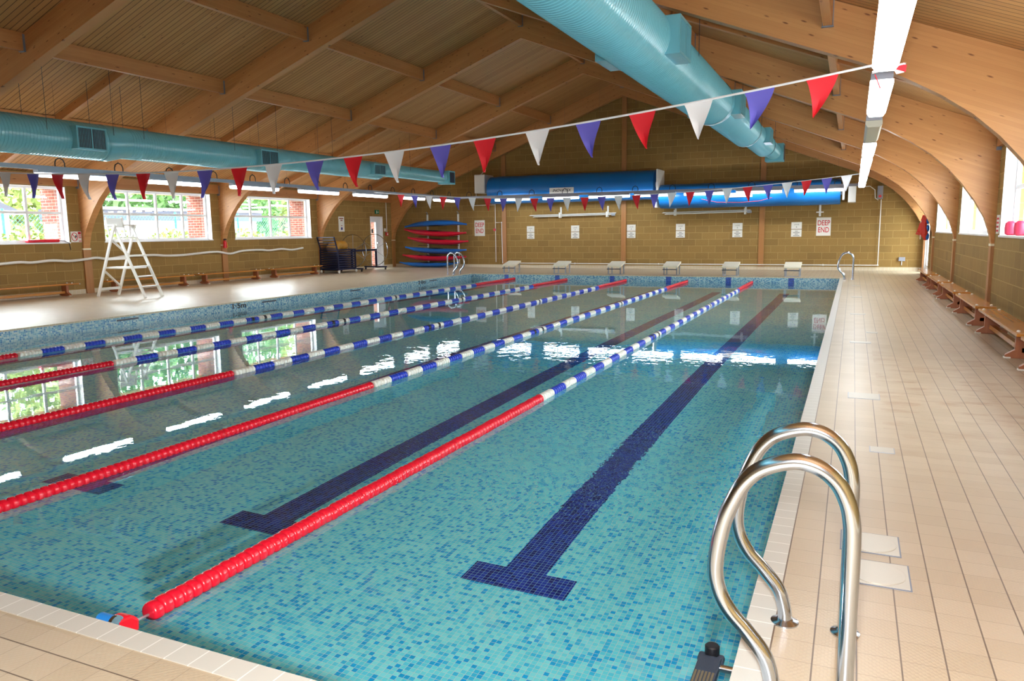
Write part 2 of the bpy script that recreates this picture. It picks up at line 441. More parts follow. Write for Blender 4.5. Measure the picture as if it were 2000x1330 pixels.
# ------------------------------------------------------------------ floor, pool
mb = MB()
def quad(mb, x0, x1, y0, y1, z=0.0): mb.add([(x0, y0, z), (x1, y0, z), (x1, y1, z), (x0, y1, z)], [(0, 1, 2, 3)])
K = 0.093
quad(mb, PX1 + K, XR + 0.3, YN, YF + 0.3); quad(mb, XL - 0.3, PX0 - K, YN, YF + 0.3)
quad(mb, PX0 - K, PX1 + K, PY1 + K, YF + 0.3); quad(mb, PX0 - K, PX1 + K, YN, PY0 - K)
fl_o = struct(mb.build('floor', [M['deck_r'], M['deck_n']]))
fl_o.data.polygons[2].material_index = 0; fl_o.data.polygons[3].material_index = 1
for i, (nm, a, m_) in enumerate((('trim_1', (PX0 - K, PX1 + K, PY0 - K, PY0, -0.022, 0.004), 'coping'), ('trim_2', (PX1, PX1 + K, PY0, PY1, -0.022, 0.004), 'coping'),
                  ('trim_3', (PX0 - K, PX0, PY0, PY1, -0.022, 0.004), 'coping2'), ('trim_4', (PX0 - K, PX1 + K, PY1, PY1 + K, -0.022, 0.004), 'coping2'))):
    struct(MB().box(*a).build(nm, M[m_]))

ZB = [(PY0, -0.90), (4.5, -0.92), (9.5, -1.08), (14.0, -1.4), (19.0, -1.9), (PY1, -2.0)]
def zb(y):
    for (a, za), (b, zb_) in zip(ZB, ZB[1:]):
        if y <= b: return za + (zb_ - za) * (y - a) / (b - a)
    return ZB[-1][1]
basin = bpy.data.objects.new('pool_basin', None); COL.objects.link(basin); struct(basin)
mb = MB()
for (a, za), (b, zb_) in zip(ZB, ZB[1:]):
    mb.add([(PX0, a, za), (PX1, a, za), (PX1, b, zb_), (PX0, b, zb_)], [(0, 1, 2, 3)])
mb.build('basin_floor', M['mos_f'], basin)
mb = MB()
for (a, za), (b, zb_) in zip(ZB, ZB[1:]):
    for x in (PX0, PX1): mb.add([(x, a, za), (x, b, zb_), (x, b, -0.022), (x, a, -0.022)], [(0, 1, 2, 3)])
mb.build('basin_side', M['mos_x'], basin)
mb = MB()
for y in (PY0, PY1): mb.add([(PX0, y, zb(y)), (PX1, y, zb(y)), (PX1, y, -0.022), (PX0, y, -0.022)], [(0, 1, 2, 3)])
mb.build('basin_end', M['mos_y'], basin)
LX = [-10.3, -8.6, -6.75, -5.0, -3.3, -1.57]
for x in LX:
    mb = MB(); ys = [3.45, 3.66, 4.5, 9.5, 14.0, 19.0, 21.0]
    for a, b in zip(ys[1:], ys[2:]):
        mb.add([(x - 0.12, a, zb(a) + 0.003), (x + 0.12, a, zb(a) + 0.003), (x + 0.12, b, zb(b) + 0.003), (x - 0.12, b, zb(b) + 0.003)], [(0, 1, 2, 3)])
    mb.add([(x - 0.30, 3.45, zb(3.45) + 0.003), (x + 0.30, 3.45, zb(3.45) + 0.003), (x + 0.30, 3.66, zb(3.66) + 0.003), (x - 0.30, 3.66, zb(3.66) + 0.003)], [(0, 1, 2, 3)])
    mb.build('lane_line', M['mos_d'], basin)
BX = [-10.23, -8.47, -6.68, -4.95, -3.22, -1.52]
for x in BX:
    MB().box(x - 0.075, x + 0.075, PY1 - 0.003, PY1 - 0.0005, -1.2, -0.024).build('lane_target', M['mos_dy'], basin)
mb = MB(); quad(mb, PX0, PX1, PY0, PY1, ZW)
wat = mb.build('pool_water', M['water'], smooth=True); struct(wat); wat.cycles.is_caustics_caster = True
for c_ in basin.children: c_.cycles.is_caustics_receiver = True

# ------------------------------------------------------------------ walls with openings
def wall_side(name, x0, x1, ops, top, mat):
    mb = MB(); ys = sorted({YN, YF + 0.25} | {v for o in ops for v in o[:2]})
    for a, b in zip(ys, ys[1:]):
        cut = [o for o in ops if o[0] <= a and o[1] >= b]
        z = -0.05
        for o in cut:
            if o[2] > z: mb.box(x0, x1, a, b, z, o[2])
            z = o[3]
        mb.box(x0, x1, a, b, z, top)
    return struct(mb.build(name, mat))
WL = [(4.45, 8.0, 1.24, 2.53), (8.9, 12.35, 1.24, 2.53), (13.3, 16.8, 1.24, 2.53), (17.7, 21.25, 1.24, 2.53)]
DL = (24.78, 25.66, 0.0, 2.0)
WR = [(4.9, 8.6, 1.22, 2.53), (9.7, 13.43, 1.22, 2.53), (14.4, 18.2, 1.22, 2.53), (19.2, 23.1, 1.22, 2.53)]
DR = (25.0, 26.35, 0.0, 2.1)
wall_side('wall_left', XL - 0.28, XL, WL + [DL], 2.84, M['block_x'])
wall_side('wall_right', XR, XR + 0.28, WR + [DR], 2.84, M['block_x'])
gable = [(XL - 0.28, -0.05), (XR + 0.28, -0.05), (XR + 0.28, zroof(XR + 0.28) + 0.06), (XM, ZC + 0.06), (XL - 0.28, zroof(XL - 0.28) + 0.06)]
struct(MB().prism(gable, lambda u, v, t: (u, t, v), YF, YF + 0.25).build('wall_far', M['block_y']))
struct(MB().prism(gable, lambda u, v, t: (u, t, v), YN - 0.25, YN).build('wall_near', M['block_y']))
struct(MB().box(XL, XL + 0.012, YN, DL[0], 0, 0.105).box(XL, XL + 0.012, DL[1], YF, 0, 0.105).build('baseboard_left', M['skirt']))
struct(MB().box(XR - 0.012, XR, YN, DR[0], 0, 0.105).box(XR - 0.012, XR, DR[1], YF, 0, 0.105).build('baseboard_right', M['skirt']))
struct(MB().box(XL, XR, YF - 0.012, YF, 0, 0.105).build('baseboard_far', M['skirt']))

# ceiling boarding, two slopes
def slope(name, xe):
    z = zroof(xe)
    y0, y1 = YN - 0.3, YF + 0.3
    mb = MB().add([(XM, y0, ZC), (xe, y0, z), (xe, y1, z), (XM, y1, ZC), (XM, y0, ZC + 0.12), (xe, y0, z + 0.12), (xe, y1, z + 0.12), (XM, y1, ZC + 0.12)],
                  [(0, 1, 2, 3), (4, 5, 6, 7), (0, 1, 5, 4), (1, 2, 6, 5), (2, 3, 7, 6), (3, 0, 4, 7)])
    return mb
m1 = slope('c', XL - 0.9); m2 = slope('c', XR + 0.9); m1.add(m2.v, m2.f)
struct(m1.build('ceiling', M['boards']))

# portal frames: curved haunches and rafters
HA = [(7.5, 3.07), (7.9, 2.89), (8.25, 2.69), (8.55, 2.48), (8.8, 2.25), (9.0, 2.02), (9.2, 1.74), (9.35, 1.47), (9.44, 1.2), (9.46, 1.08)]
ZR = 5.95
TH = 0.085
for i in range(len(FR)):
    root = bpy.data.objects.new('portal_frame', None); COL.objects.link(root); struct(root)
    mb = MB()
    inner = [(XM + d, z) for d, z in reversed(HA)] + [(XM, ZR)] + [(XM - d, z) for d, z in HA]
    outer = [(XM - 9.5, 1.08), (XM - 9.5, zroof(XL) - 0.004), (XM, ZC - 0.004), (XM + 9.5, zroof(XR) - 0.004), (XM + 9.5, 1.08)]
    # strip of quads between matching inner and outer points
    half = [(0.0, ZR, ZC - 0.004)] + [(d, z, None) for d, z in HA]
    for sgn in (-1, 1):
        cols = []
        for d, z, zt in half:
            x = XM + sgn * d
            if zt is None: zt = zroof(x) - 0.004
            cols.append((x, z, zt))
        vs = []; fs = []
        for x, z, zt in cols:
            y = fy(i, x)
            vs += [(x, y - TH, z), (x, y + TH, z), (x, y - TH, zt), (x, y + TH, zt)]
        n = len(cols)
        for k in range(n - 1):
            a, b = 4 * k, 4 * k + 4
            fs += [(a, b, b + 1, a + 1), (a + 2, a + 3, b + 3, b + 2), (a, a + 2, b + 2, b), (a + 1, b + 1, b + 3, a + 3)]
        # closing leg between the last column and the wall
        xw = XM + sgn * 9.5; y = fy(i, xw); L = 4 * (n - 1)
        vs += [(xw, y - TH, HA[-1][1]), (xw, y + TH, HA[-1][1]), (xw, y - TH, zroof(xw) - 0.004), (xw, y + TH, zroof(xw) - 0.004)]
        a, b = L, L + 4
        fs += [(a, b, b + 1, a + 1), (a + 2, a + 3, b + 3, b + 2), (a, a + 2, b + 2, b), (a + 1, b + 1, b + 3, a + 3), (b, b + 2, b + 3, b + 1)]
        mb.add(vs, fs)
    mb.build('frame_beam', M['glulam'], root)
    for sgn in (-1, 1):
        xw = XM + sgn * 9.5; y = fy(i, xw); x0, x1 = sorted((xw, xw - sgn * 0.045))
        MB().box(x0, x1, y - 0.1, y + 0.1, 0.0, 1.05).build('stub_post', M['post'], root)
        MB().box(x0 - 0.004, x1 + 0.004, y - 0.105, y + 0.105, 1.05, 1.085).build('shoe', M['block_top'], root)
# purlins with steel hangers, between neighbouring frames
PD = [0.0, 2.68, 4.88, 7.15]
for i in range(len(FR) - 1):
    for d in PD:
        for sgn in ((1,) if d == 0 else (-1, 1)):
            x = XM + sgn * d; zt = zroof(x) - 0.003; ya = fy(i, x) + TH; yb = fy(i + 1, x) - TH
            o = struct(MB().box(x - 0.045, x + 0.045, ya, yb, zt - 0.28, zt).build('roof_purlin', M['glulam2']))
            mb = MB().box(x - 0.06, x + 0.06, yb - 0.05, yb, zt - 0.292, zt - 0.282)
            for s2 in (-1, 1): mb.box(*sorted((x + s2 * 0.047, x + s2 * 0.055)), yb - 0.035, yb, zt - 0.292, zt - 0.02)
            mb.build('hanger', M['bracket'], o)
    for sgn in (-1, 1):
        xa, xb = XM + sgn * 4.95, XM + sgn * 9.42
        y = (fy(i, xb) + fy(i + 1, xb)) / 2
        za, zb2 = zroof(xa), zroof(xb)
        struct(MB().add([(xa, y - 0.05, za - 0.16), (xa, y + 0.05, za - 0.16), (xb, y + 0.05, zb2 - 0.16), (xb, y - 0.05, zb2 - 0.16),
                         (xa, y - 0.05, za - 0.003), (xa, y + 0.05, za - 0.003), (xb, y + 0.05, zb2 - 0.003), (xb, y - 0.05, zb2 - 0.003)],
                        [(0, 1, 2, 3), (4, 5, 6, 7), (0, 1, 5, 4), (1, 2, 6, 5), (2, 3, 7, 6), (3, 0, 4, 7)]).build('roof_joist', M['glulam2']))
# eaves beams above the windows
for nm, x0, x1, sg in (('trim_5', XL, XL + 0.07, -1), ('trim_6', XR - 0.07, XR, 1)):
    mb = MB(); xw = XL if sg < 0 else XR
    for i in range(len(FR) - 1): mb.box(x0, x1, fy(i, xw) + TH, fy(i + 1, xw) - TH, 2.55, 2.80)
    struct(mb.build(nm, M['glulam2']))
    for i in range(1, len(FR) - 1):
        y = fy(i, xw) - TH
        struct(MB().box(x0 - 0.0, x1 + 0.006 if sg < 0 else x1, y - 0.03, y, 2.5, 2.78).build('beam_bracket', M['bracket']))
# timber posts on the end wall
for k, x in enumerate((-12.15, -7.48, -2.78)):
    struct(MB().box(x - 0.085, x + 0.085, YF - 0.045, YF, 0.105, zroof(x) - 0.5).build('trim_%d' % (7 + k), M['post']))

# ------------------------------------------------------------------ windows and doors
def window(idx, side, op):
    y0, y1, z0, z1 = op; sg = -1 if side == 'L' else 1
    xi = XL if side == 'L' else XR
    root = bpy.data.objects.new('window_%d' % idx, None); COL.objects.link(root); struct(root)
    xf0, xf1 = sorted((xi + sg * 0.15, xi + sg * 0.21))
    mb = MB(); w_ = 0.06
    mb.box(xf0, xf1, y0, y1, z0, z0 + w_).box(xf0, xf1, y0, y1, z1 - w_, z1)
    mb.box(xf0, xf1, y0, y0 + w_, z0 + w_, z1 - w_).box(xf0, xf1, y1 - w_, y1, z0 + w_, z1 - w_)
    for k in range(1, 4):
        y = y0 + (y1 - y0) * k / 4
        mb.box(xf0 + 0.004, xf1 - 0.004, y - 0.03, y + 0.03, z0 + w_, z1 - w_)
    zt = z0 + 0.53 * (z1 - z0); mb.box(xf0 + 0.006, xf1 - 0.006, y0 + w_, y1 - w_, zt - 0.03, zt + 0.03)
    mb.build('window_frame', M['upvc'], root)
    xg = xi + sg * 0.185; mb = MB()
    mb.add([(xg, y0 + w_, z0 + w_), (xg, y1 - w_, z0 + w_), (xg, y1 - w_, z1 - w_), (xg, y0 + w_, z1 - w_)], [(0, 1, 2, 3)])
    mb.build('pane', M['glass'], root)
    a, b = sorted((xi - sg * 0.02, xi + sg * 0.15)); 
    MB().box(a, b, y0 - 0.02, y1 + 0.02, z0 - 0.03, z0 + 0.002).build('window_sill', M['upvc'], root, bevel=0.004)
    mb = MB(); a, b = sorted((xi - sg * 0.004, xi + sg * 0.15))
    mb.box(a, b, y0, y0 + 0.012, z0 + 0.002, z1).box(a, b, y1 - 0.012, y1, z0 + 0.002, z1).box(a, b, y0 + 0.012, y1 - 0.012, z1 - 0.012, z1)
    mb.build('reveal', M['upvc'], root)
    return root
n_ = 1
for o in WL: window(n_, 'L', o); n_ += 1
for o in WR: window(n_, 'R', o); n_ += 1
# left exit door: glazed leaf in a white frame
d1 = bpy.data.objects.new('door_1', None); COL.objects.link(d1); struct(d1)
y0, y1, z0, z1 = DL; xa, xb = XL - 0.12, XL - 0.06
mb = MB().box(xa, XL - 0.004, y0, y0 + 0.06, 0, z1).box(xa, XL - 0.004, y1 - 0.06, y1, 0, z1).box(xa, XL - 0.004, y0 + 0.06, y1 - 0.06, z1 - 0.06, z1)
mb.build('door_frame', M['upvc'], d1)
ym = y0 + 0.47
mb = MB().box(xa, xb, ym, y1 - 0.06, 0.02, z1 - 0.06).box(xa, xb, y0 + 0.06, ym, z1 - 0.22, z1 - 0.06).box(xa, xb, y0 + 0.06, y0 + 0.1, 0.02, z1 - 0.22).box(xa, xb, y0 + 0.1, ym, 0.02, 0.08)
mb.build('door_leaf', M['upvc'], d1)
MB().box(xa + 0.02, xa + 0.026, y0 + 0.1, ym, 0.08, z1 - 0.22).build('pane', M['glass'], d1)
MB().box(xb, xb + 0.05, y0 + 0.16, y0 + 0.21, 1.36, 1.52).build('door_handle', M['black'], d1)
MB().box(xb, xb + 0.06, ym + 0.02, ym + 0.10, 0.95, 1.0).build('push_bar', M['galv'], d1)
# right exit door standing open to daylight
d2 = bpy.data.objects.new('door_2', None); COL.objects.link(d2); struct(d2)
y0, y1, z0, z1 = DR; xa, xb = XR + 0.06, XR + 0.12
MB().box(XR + 0.004, xb, y0, y0 + 0.07, 0, z1).box(XR + 0.004, xb, y1 - 0.07, y1, 0, z1).box(XR + 0.004, xb, y0 + 0.07, y1 - 0.07, z1 - 0.07, z1).build('door_frame', M['upvc'], d2)
MB().box(xa, xb, y0 + 0.07, y0 + 0.17, 0.02, z1 - 0.07).box(xa, xb, y1 - 0.17, y1 - 0.07, 0.02, z1 - 0.07).box(xa, xb, y0 + 0.17, y1 - 0.17, 0.02, 0.2).build('door_leaf', M['upvc'], d2)
MB().box(xa + 0.02, xa + 0.026, y0 + 0.17, y1 - 0.17, 0.2, z1 - 0.07).build('pane', M['glass'], d2)

# ------------------------------------------------------------------ outside
mb = MB(); quad(mb, -70, XL - 0.28, -20, 60, -0.06); quad(mb, XR + 0.28, 40, -20, 60, -0.06)
struct(mb.build('ground', M['ground']))
WINGL = ['brick wing wall outside the nearest left window', 'brick wing wall outside the window behind the lifeguard chair', 'brick wing wall outside the farthest left window', 'brick wing wall outside the left exit door']
for k, y in enumerate((12.42, 16.87, 21.32, 26.0)):
    o = MB().box(XL - 1.0, XL - 0.281, y, y + 0.33, -0.06, 2.56).build('brick_wing_wall', M['redbrick']); struct(o)
def foliage(mb, c, r, n, size):
    for _ in range(n):
        while True:
            p = Vector((random.uniform(-1, 1), random.uniform(-1, 1), random.uniform(-1, 1)))
            if 0.3 < p.length < 1: break
        q = Vector((c[0] + p.x * r[0], c[1] + p.y * r[1], c[2] + p.z * r[2]))
        a = Vector((random.gauss(0, 1), random.gauss(0, 1), random.gauss(0, 1))).normalized(); b = a.orthogonal().normalized()
        s_ = size * random.uniform(0.6, 1.3)
        mb.add([q - a * s_, q + b * s_ * 0.5, q + a * s_, q - b * s_ * 0.5], [(0, 1, 2, 3)])
tl = [('tall bushy dark green tree outside beyond the left fence, behind the lifeguard chair', (-31.6, 25.6), 2.6, 'leaf1'), ('dark green tree showing through the middle panes of the window behind the chair', (-32.5, 29.9), 2.5, 'leaf1'),
      ('light green tree beside the grey gabled shed outside', (-32.3, 21.3), 2.4, 'leaf2'), ('dark green tree at the right panes of the window behind the chair', (-32, 34.2), 2.6, 'leaf1'),
      ('pale green tree outside the farthest left window, left panes', (-33, 38.5), 2.6, 'leaf2'), ('dark green tree outside the farthest left window, right panes', (-33, 42.8), 2.6, 'leaf1')]
for lab, (x, y), r, lf in tl:
    t_ = thing('tree', lab, 'tree', (x, y, -0.06), group='trees beyond the left windows')
    mb = MB(); foliage(mb, (x, y, 3.4), (r * 0.8, r * 0.8, 3.0), 2200, 0.2); P('crown', mb, M[lf], t_)
    P('trunk', MB().tube([(x, y, -0.06), (x, y, 2.5)], 0.16, 8), M['bark'], t_)
for k, (y, lab) in enumerate(((14.1, 'low shrub outside the nearest left window'), (16.9, 'low shrub outside the window behind the chair, left half'), (19.2, 'yellowish shrub outside the window behind the chair, right half'),
                         (22.6, 'low shrub outside the farthest left window, left half'), (25.4, 'low shrub outside the farthest left window, right half'), (11.5, 'low shrub outside at the left edge of the photo'))):
    mb = MB(); foliage(mb, (-21.2, y, 0.75), (0.8, 1.1, 0.85), 1500, 0.09)
    tag(mb.build('shrub', M['leaf2']), lab, 'shrub', 'shrubs under the left windows')
# chain-link fence
fe = thing('chain_link_fence', 'green posted chain link fence outside the left windows', 'fence', (-24.0, 20, -0.06))
for y in (12.0, 15.3, 18.6, 21.9, 25.2, 28.5, 31.8): P('fence_post', MB().tube([(-24, y, -0.06), (-24, y, 2.25)], 0.045, 8), M['fgreen'], fe)
mb = MB()
y = 11.0
while y < 33:
    mb.bar((-24, y, 0.3), (-24, y + 1.8, 2.1), 0.006, 0.006); mb.bar((-24, y + 1.8, 0.3), (-24, y, 2.1), 0.006, 0.006); y += 0.14
P('fence_mesh', mb, M['fgreen'], fe)['kind'] = 'stuff'
# sheds beyond the fence
sh = thing('shed', 'white walled shed with dark gabled roof outside the nearest left window', 'shed', (-30, 15.5, -0.06))
P('wall', MB().box(-31.5, -28.5, 12.6, 18.4, -0.06, 2.3), M['white'], sh)
P('roof', MB().prism([(12.2, 2.3), (18.8, 2.3), (15.5, 3.75)], lambda u, v, t: (t, u, v), -32, -28.3), M['slate'], sh)
P('fascia', MB().box(-28.3, -28.24, 12.2, 18.8, 2.2, 2.34), M['white'], sh)
sh = thing('shelter', 'low dark roofed shelter beyond the fence outside the window behind the chair', 'shelter', (-28, 24, -0.06))
P('roof', MB().box(-28.6, -27.0, 19.6, 30.0, 2.0, 2.42), M['slate'], sh)
P('fascia', MB().box(-26.99, -26.93, 19.6, 30.0, 2.42, 2.52), M['white'], sh)
P('wall', MB().box(-28.5, -27.2, 19.8, 29.8, -0.06, 2.0), M['white'], sh)
o = struct(MB().box(6.5, 6.7, -5, 45, -0.06, 2.2).build('boundary_wall', M['white']))

# ------------------------------------------------------------------ ventilation ducts
def duct(label, cx_fn, secs, side, grilles, end_y, wires, pitch=0.06):
    root = thing('ventilation_duct', label, 'duct', (cx_fn(secs[0][0])[0], secs[0][0], cx_fn(secs[0][0])[1]), group='spiral ventilation ducts')
    for (ya, yb, r), nxt in zip(secs, secs[1:] + [None]):
        x, zt = cx_fn(ya); z = zt - r
        prof = []; y = ya
        while y < yb - 0.001:
            prof += [(y - ya, r), (y - ya + pitch * 0.7, r), (y - ya + pitch * 0.8, r + 0.006), (y - ya + pitch * 0.92, r + 0.006)]; y += pitch
        prof.append((yb - ya, r))
        P('duct_section', MB().lathe(prof, (x, ya, z), 'y', 40), M['duct'], root, smooth=True)
        if nxt:
            r2 = nxt[2]; z2 = zt - r2; n = 40; vs = []
            for yy, rr, zz in ((yb - 0.12, r + 0.012, z), (yb, r + 0.012, z), (yb + 0.3, r2 + 0.01, z2), (yb + 0.36, r2 + 0.01, z2)):
                vs += [(x + rr * math.cos(2 * PI * k / n), yy, zz + rr * math.sin(2 * PI * k / n)) for k in range(n)]
            fs = [(i * n + k, i * n + (k + 1) % n, (i + 1) * n + (k + 1) % n, (i + 1) * n + k) for i in range(3) for k in range(n)]
            P('reducer', MB().add(vs, fs), M['duct'], root, smooth=True)
    def sec_r(y):
        for a, b, r in secs:
            if a <= y <= b: return r
        return secs[-1][2]
    for y, sg in grilles:
        r = sec_r(y); x, zt = cx_fn(y); zc = zt - r; hh = min(0.2, r * 0.62); L = 0.3
        x0, x1 = sorted((x + sg * r * 0.6, x + sg * (r + 0.1)))
        g = P('grille_box', MB().box(x0, x1, y - L, y + L, zc - hh, zc + hh), M['duct'], root, bevel=0.006)
        xf = x + sg * (r + 0.1); mb = MB()
        a, b = sorted((xf, xf + sg * 0.012))
        mb.box(a, b, y - L + 0.0, y + L, zc + hh - 0.03, zc + hh).box(a, b, y - L, y + L, zc - hh, zc - hh + 0.03)
        mb.box(a, b, y - L, y - L + 0.03, zc - hh + 0.03, zc + hh - 0.03).box(a, b, y + L - 0.03, y + L, zc - hh + 0.03, zc + hh - 0.03).box(a, b, y - 0.012, y + 0.012, zc - hh + 0.03, zc + hh - 0.03)
        k = y - L + 0.05
        while k < y + L - 0.04:
            if abs(k - y) > 0.03: mb.bar((xf + sg * 0.004, k, zc - hh + 0.03), (xf + sg * 0.004, k, zc + hh - 0.03), 0.008, 0.004)
            k += 0.03
        mb.v = [Vector(v) - root.location for v in mb.v]
        mb.build('grille', M['duct'], g)
        bk = MB().box(*sorted((xf + sg * 0.0005, xf + sg * 0.0015)), y - L + 0.03, y + L - 0.03, zc - hh + 0.03, zc + hh - 0.03)
        bk.v = [Vector(v) - root.location for v in bk.v]
        bk.build('grille_backing', M['dgrey'], g)
    x, zt = cx_fn(end_y); r = secs[-1][2]
    P('end_box', MB().box(x - r * 1.05, x + r * 1.3, end_y, end_y + 0.45, zt - 2 * r - 0.05, zt + 0.02), M['duct'], root, bevel=0.01)
    P('end_grille', MB().box(x + side * r * 1.3, x + side * r * 1.3 + 0.008, end_y + 0.06, end_y + 0.39, zt - 2 * r, zt - 0.03) if side > 0 else MB().box(x - r * 1.05, x - r * 1.05 - 0.008, end_y + 0.06, end_y + 0.39, zt - 2 * r, zt - 0.03), M['dgrey'], root)
    for y in wires:
        r = sec_r(y)
        for s2 in (-1, 1):
            xx = x + s2 * r * 0.96
            P('hanger_wire', MB().tube([(xx, y, zt - r), (xx, y, zroof(xx) - 0.005)], 0.004, 6), M['dgrey'], root)
duct('turquoise spiral duct overhead above the right swimming lanes', lambda y: (-2.25, 3.79), [(-3.6, 13.2, 0.36), (13.2, 17.6, 0.33), (17.6, 21.4, 0.28), (21.4, 23.9, 0.22)], 1,
     [(4.3, 1), (4.3, -1), (8.75, 1), (8.75, -1), (13.8, 1), (13.8, -1), (19.3, 1), (19.3, -1)], 23.9, (2.0, 6.4, 10.2, 14.6, 18.2, 22.0))
duct('turquoise spiral duct above the left windows, stepping narrower towards the far end', lambda y: (-13.0, 3.43), [(-3.6, 10.35, 0.325), (10.35, 14.9, 0.29), (14.9, 19.4, 0.245), (19.4, 23.4, 0.19)], 1,
     [(5.2, 1), (9.75, 1), (14.4, 1), (19.05, 1)], 23.4, (6.3, 9.0, 10.3, 11.0, 13.4, 14.8, 17.0, 21.0))

# ------------------------------------------------------------------ fluorescent lighting on grey trunking
ZT = 2.50
XLr, XRr, YFr = -13.5, 0.15, 25.3
def trunking(label, a, b):
    root = thing('lighting_trunking', label, 'trunking', a, group='grey trunking carrying the lights')
    P('channel', MB().bar(a, b, 0.07, 0.075), M['trunk'], root)
    L = (Vector(b) - Vector(a)).length; n = int(L / 1.25); d = (Vector(b) - Vector(a)).normalized()
    for k in range(n + 1):
        p = Vector(a) + d * (0.5 + k * 1.25)
        if (p - Vector(a)).length > L: break
        pts = [p + d * 0.10 + Vector((0, 0, -0.03)), p + d * 0.10 + Vector((0, 0, 0.11)), p + d * 0.07 + Vector((0, 0, 0.17)), p + Vector((0, 0, 0.20)), p - d * 0.07 + Vector((0, 0, 0.16)), p - d * 0.09 + Vector((0, 0, 0.1)), p - d * 0.09 + Vector((0, 0, 0.04))]
        P('cable_loop', MB().tube(pts, 0.011, 6), M['black'], root)
        xx = p.x
        P('drop_wire', MB().tube([p + Vector((0, 0, 0.19)), (p.x, p.y, zroof(p.x) - 0.02)], 0.0016, 5), M['dgrey'], root)
zt_ = ZT + 0.115
trunking('grey lighting trunking along the left windows', (XLr, 3.0, zt_), (XLr, YFr, zt_))
trunking('grey lighting trunking in front of the pool cover reels', (XLr, YFr + 0.04, zt_), (XRr, YFr + 0.04, zt_))
trunking('grey lighting trunking above the right poolside deck', (XRr, 2.0, zt_), (XRr, YFr, zt_))
def fitting(label, c, axis, L, wd, lit=True):
    root = thing('light_fitting', label, 'light', (c[0], c[1], ZT), group='fluorescent light fittings')
    def bx(l, w2, z0, z1):
        return MB().box(c[0] - l / 2, c[0] + l / 2, c[1] - w2 / 2, c[1] + w2 / 2, z0, z1) if axis == 'x' else MB().box(c[0] - w2 / 2, c[0] + w2 / 2, c[1] - l / 2, c[1] + l / 2, z0, z1)
    P('body', bx(L + 0.04, wd * 0.95, ZT + 0.02, ZT + 0.075), M['trunk'], root)
    poly = [(-wd / 2, 0.02), (-wd / 2, -0.015), (-wd * 0.36, -0.05), (wd * 0.36, -0.05), (wd / 2, -0.015), (wd / 2, 0.02)]
    fn = (lambda u, v, t: (t, c[1] + u, ZT + v)) if axis == 'x' else (lambda u, v, t: (c[0] + u, t, ZT + v))
    m0 = c[0] if axis == 'x' else c[1]
    P('diffuser', MB().prism(poly, fn, m0 - L / 2, m0 + L / 2), M['tube'] if lit else M['diff_off'], root)
ORD = ['first', 'second', 'third', 'fourth', 'fifth', 'sixth', 'seventh', 'eighth', 'ninth', 'tenth']
ly = [(6.9, 8.4), (9.3, 10.75), (11.7, 13.2), (14.05, 15.6), (16.5, 18.1), (18.95, 20.6), (21.5, 22.9), (23.7, 25.1)]
for k, (a, b) in enumerate(ly): fitting('lit fluorescent fitting in the left row, %s from the near end' % ORD[k], (XLr, (a + b) / 2), 'y', b - a, 0.15)
fx = [(-11.9, -10.6), (-10.05, -8.75), (-8.35, -6.95), (-6.75, -5.4), (-5.1, -3.75), (-3.45, -2.1), (-1.72, -0.35)]
for k, (a, b) in enumerate(fx): fitting('lit fluorescent fitting in the far row, %s from the left' % ORD[k], ((a + b) / 2, YFr + 0.04), 'x', b - a, 0.15)
for k, yc in enumerate((5.3, 7.75, 10.3, 12.8, 15.3, 17.8, 20.3, 22.8)):
    fitting(('lit fluorescent fitting in the right row, %s from the camera' % ORD[k]) if k != 2 else 'unlit grey fluorescent fitting in the right row, between lit ones', (XRr, yc), 'y', 1.7, 0.17, k != 2)

